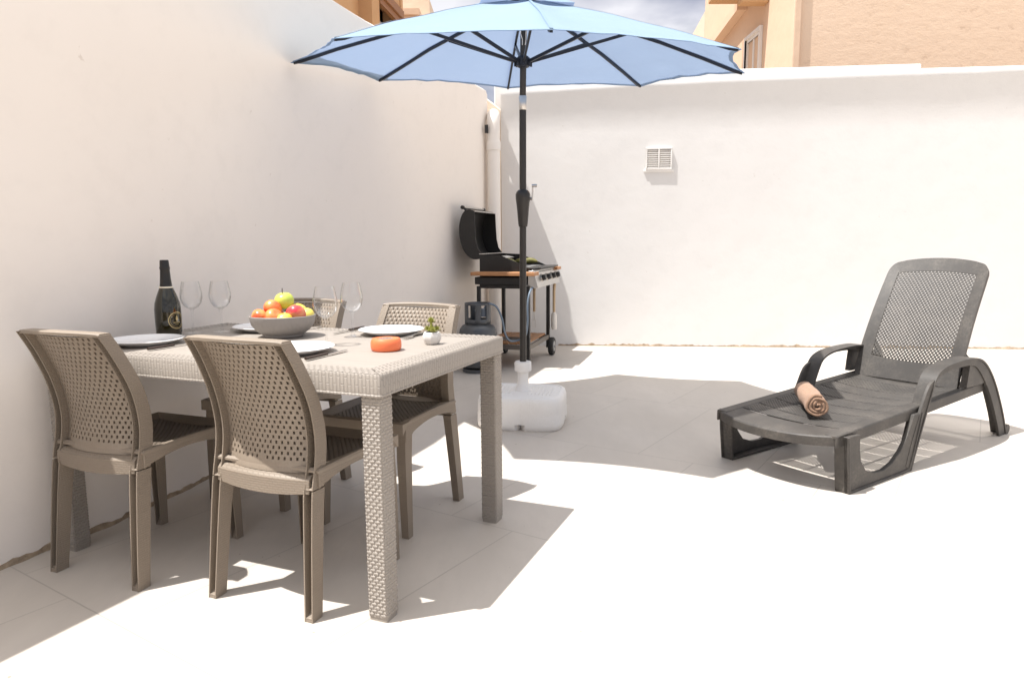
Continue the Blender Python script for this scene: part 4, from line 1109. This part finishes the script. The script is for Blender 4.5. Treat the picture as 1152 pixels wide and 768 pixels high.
# under-seat cross bars and perforated panels
bm = bmesh.new()
segs = [.030, .165, .305, .445, .585, .725, .865, 1.036]
for a, b_ in zip(segs, segs[1:]):
    def S(u, v, a=a, b_=b_):
        y = lerp(-.262, .262, u); c = 1 - (2 * u - 1) ** 2; s_ = lerp(a + .005, b_ - .005, v) - .030 * c * (1 if a > .1 else v) * (1 if b_ < 1.0 else 1 - v)
        return V((s_, y, seat_z(s_, y) - .002)), V((0, 0, 1))
    weave(bm, S, 50, 14, .84, .66, .003, 0, 1, open_=True, mask=lambda u, v: .02 < u < .98)
build.keep = True; build('seat_panel', bm, lounge_m, lg_, solid=.0035); build.keep = False
bm = bmesh.new()
for y in (-.13, .0, .13): box(bm, .04, 1.04, y - .004, y + .004, .225, .255)
build('under_rib', bm, lounge_m, lg_)
# backrest
def BP(x, v, off=0):
    """x lateral metres (left +), v 0..1 up the back"""
    c = 1 - min(1, (x / .27) ** 2)
    s_ = 1.105 + .345 * v - .028 * math.sin(math.pi * v) + .018 * c + off * .88; z = .318 + .655 * v - off * .45
    return V((s_, x, z))
def BPn(x, v): return V((-.885, 0, .465)).normalized()
def wv_(v): return lerp(.285, .268, v)
def out_pt(t):
    """closed outline param 0..1 as (x,v): bottom, right, arched top, left"""
    return None
top_v = lambda x: 1.0 + .050 * (1 - (x / .268) ** 2)
outline = []
for k in range(13): x = lerp(-.27, .27, k / 12); outline.append((x, .0 + .0))
for k in range(1, 16): v = lerp(0, .90, k / 15); outline.append((wv_(v), v))
for k in range(1, 9):
    a = R(90 * k / 9); outline.append((wv_(.95) - .055 * (1 - math.cos(a)), .90 + .10 * math.sin(a)))
for k in range(1, 14):
    x = lerp(wv_(1) - .055, -wv_(1) + .055, k / 14); outline.append((x, top_v(x) - .012))
for k in range(1, 9):
    a = R(90 * (9 - k) / 9); outline.append((-(wv_(.95) - .055 * (1 - math.cos(a))), .90 + .10 * math.sin(a)))
for k in range(1, 16): v = lerp(.90, 0, k / 15); outline.append((-wv_(v), v))
V0, V1, XI = .185, .905, .212
itop = lambda x: V1 + .022 * (1 - (x / XI) ** 2)
ibot = lambda x: V0 - .020 * (1 - (x / XI) ** 2)
inner_l = []
for i, (x, v) in enumerate(outline):
    xi = max(-XI, min(XI, x * .76)); 
    if i < 13: xi = lerp(-XI, XI, i / 12); vi = ibot(xi)
    elif v >= .90 and abs(x) < wv_(.9) - .002: xi = max(-XI, min(XI, x * XI / (wv_(1) - .03))); vi = itop(xi)
    else:
        xi = XI if x > 0 else -XI; vi = lerp(V0, V1, min(1, v / .90))
    inner_l.append((xi, vi))
bm = bmesh.new(); n = len(outline)
OF = [BP(x, v, -.004) for x, v in outline]; IF = [BP(x, v, .0) for x, v in inner_l]; IB = [BP(x, v, .006) for x, v in inner_l]; OB = [BP(x * .985, v, .030) for x, v in outline]; OB2 = [BP(x * .96, v, .030) for x, v in outline]; IB2 = [BP(x * .96, v, .006) for x, v in outline]
loft(bm, [IF, OF, OB, OB2, IB2, IB], True, False)
bo = build('backrest', bm, lounge_m, lg_, bevel=.002)
bm = bmesh.new()
def S(u, v):
    x = lerp(-XI - .002, XI + .002, u); return BP(x, lerp(ibot(x) - .003, itop(x) + .003, v), .002), BPn(x, v)
weave(bm, S, 44, 46, .76, .58, .002, 0, 1, open_=True)
build.keep = True; build('mesh_panel', bm, lounge_m, bo, solid=.0025); build.keep = False
bm = bmesh.new(); rings = []
for k in range(13):
    x = lerp(-.262, .262, k / 12); rings.append([BP(x, -.005, .0), BP(x, -.005, .03), BP(x, -.04, .03), BP(x, -.045, .008)])
loft(bm, rings); build('hinge_bar', bm, lounge_m, bo)
bm = bmesh.new()
for sgn in (-1, 1):
    a = BP(.235 * sgn, .33, .03); c = V((1.46, .275 * sgn, .33)); rings = []
    for p in (a, c): rings.append([p + V((-.012, -.008, 0)), p + V((.012, -.008, 0)), p + V((.012, .008, 0)), p + V((-.012, .008, 0))])
    loft(bm, rings)
    box(bm, 1.30, 1.475, .272 * sgn - .012, .272 * sgn + .012, .300, .335)
build('back_prop', bm, lounge_m, lg_)

# towel roll
tw = thing('rolled_towel', 'brown terry towel rolled up and lying across the lounger seat', 'towel', (1.476, 3.455, .283 + .052), R(77.5))
bm = bmesh.new(); rings = []; N = 150; turns = 3.3; Lh = .180
sp_pts = []
for k in range(N + 1):
    t = k / N; a = t * turns * 2 * math.pi; r = .011 + (.056 - .011) * t
    sp_pts.append((r, a))
def towel_pt(r, a, x, th=0):
    w = 1 + .012 * noise.noise(V((x * 70, a * 9, r * 90))) + .09 * noise.noise(V((x * 14, math.cos(a) * 1.2, math.sin(a) * 1.2))); taper = 1 - .05 * (x / Lh)
    return V((x + .006 * noise.noise(V((a * .8, x * 5, 1))), (r + th) * math.cos(a) * w * taper, (r + th) * math.sin(a) * w * taper * .97))
NX = 18; g = []
for i in range(NX + 1):
    x = lerp(-Lh, Lh, i / NX)
    g.append([bm.verts.new(towel_pt(r, a, x)) for r, a in sp_pts])
for i in range(NX):
    for k in range(N): bm.faces.new((g[i][k], g[i][k + 1], g[i + 1][k + 1], g[i + 1][k]))
o = build('towel_roll', bm, terry_m, tw, sharp=80)
sm = o.modifiers.new('s', 'SOLIDIFY'); sm.thickness = .0122; sm.offset = -1

# ------------------------------------------------------------------ world, sun, camera
SUN_EL, SUN_AZ_TRAVEL = 67.4, 17.5      # travel direction azimuth from +x
w = bpy.data.worlds.new('World'); scn.world = w; w.use_nodes = True; nt = w.node_tree
bg = nt.nodes['Background']; sky = nt.nodes.new('ShaderNodeTexSky'); sky.sky_type = 'NISHITA'; sky.sun_disc = False
sky.sun_elevation = R(SUN_EL)
sd = V((-math.cos(R(SUN_AZ_TRAVEL)), -math.sin(R(SUN_AZ_TRAVEL)), 0))      # direction towards the sun
sky.sun_rotation = math.atan2(sd.x, sd.y)
sky.air_density = 1.0; sky.dust_density = 1.5; sky.ozone_density = 1.0
tc = nt.nodes.new('ShaderNodeTexCoord')
mp = nt.nodes.new('ShaderNodeMapping'); mp.inputs['Scale'].default_value = (1, 1, 2.2); nt.links.new(tc.outputs['Generated'], mp.inputs[0])
cn = noise_n(nt, mp.outputs[0], 2.6, 8, .58)
cf = ramp(nt, cn, [(.36, .25), (.56, 1)])
cn2 = noise_n(nt, mp.outputs[0], 4.2, 5, .5)
cc = mixrgb(nt, ramp(nt, cn2, [(.38, 0), (.62, 1)]), (7.4, 7.2, 7.2), (13.0, 12.5, 12.1))
sz_ = nt.nodes.new('ShaderNodeSeparateXYZ'); nt.links.new(tc.outputs['Generated'], sz_.inputs[0])
hi = ramp(nt, sz_.outputs[2], [(.28, 0), (.50, 1)])
cl_low = mixrgb(nt, ramp(nt, cn2, [(.40, 0), (.60, 1)]), (2.9, 3.1, 4.0), (6.6, 6.6, 7.0))
cc = mixrgb(nt, hi, cl_low, cc)
top = ramp(nt, sz_.outputs[2], [(.50, 0), (.92, 1)])
cc = mixrgb(nt, top, mixrgb(nt, 1.0, cc, (.62, .62, .62), 'MULTIPLY'), mixrgb(nt, 1.0, cc, (1.5, 1.5, 1.5), 'MULTIPLY'))
cc = mixrgb(nt, hi, cl_low, cc)
cf_low = ramp(nt, cn, [(.40, .55), (.52, 1)])
cf = mixrgb(nt, hi, cf_low, cf)
skl = mixrgb(nt, hi, mixrgb(nt, 1.0, sky.outputs[0], (.42, .42, .46), 'MULTIPLY'), sky.outputs[0])
nt.links.new(mixrgb(nt, cf, skl, cc), bg.inputs[0]); bg.inputs[1].default_value = .080
sl = bpy.data.lights.new('sun', 'SUN'); sl.energy = 4.1; sl.angle = R(.53); sl.color = (1, .965, .925)
so = bpy.data.objects.new('sun', sl); COL.objects.link(so)
dirv = V((math.cos(R(SUN_AZ_TRAVEL)) * math.cos(R(SUN_EL)), math.sin(R(SUN_AZ_TRAVEL)) * math.cos(R(SUN_EL)), -math.sin(R(SUN_EL))))
so.rotation_euler = dirv.to_track_quat('-Z', 'Y').to_euler(); so.location = (-3, 0, 8)
so['kind'] = 'helper'

cam = bpy.data.cameras.new('camera'); cam.sensor_width = 36; cam.lens = 803.4 / 1152 * 36; cam.clip_end = 1000; cam.clip_start = .05
co = bpy.data.objects.new('camera', cam); COL.objects.link(co); co.location = (0, 0, 1.114)
co.rotation_euler = (Matrix.Rotation(R(90 - 8.0226), 4, 'X') @ Matrix.Rotation(-.0065, 4, 'Z')).to_euler()
scn.camera = co
scn.view_settings.view_transform = 'Standard'; scn.view_settings.look = 'None'; scn.view_settings.gamma = 1; scn.view_settings.use_curve_mapping = False
scn.view_settings.exposure = .86
scn.cycles.max_bounces = 10; scn.cycles.transparent_max_bounces = 16; scn.cycles.diffuse_bounces = 6
scn.cycles.use_denoising = True
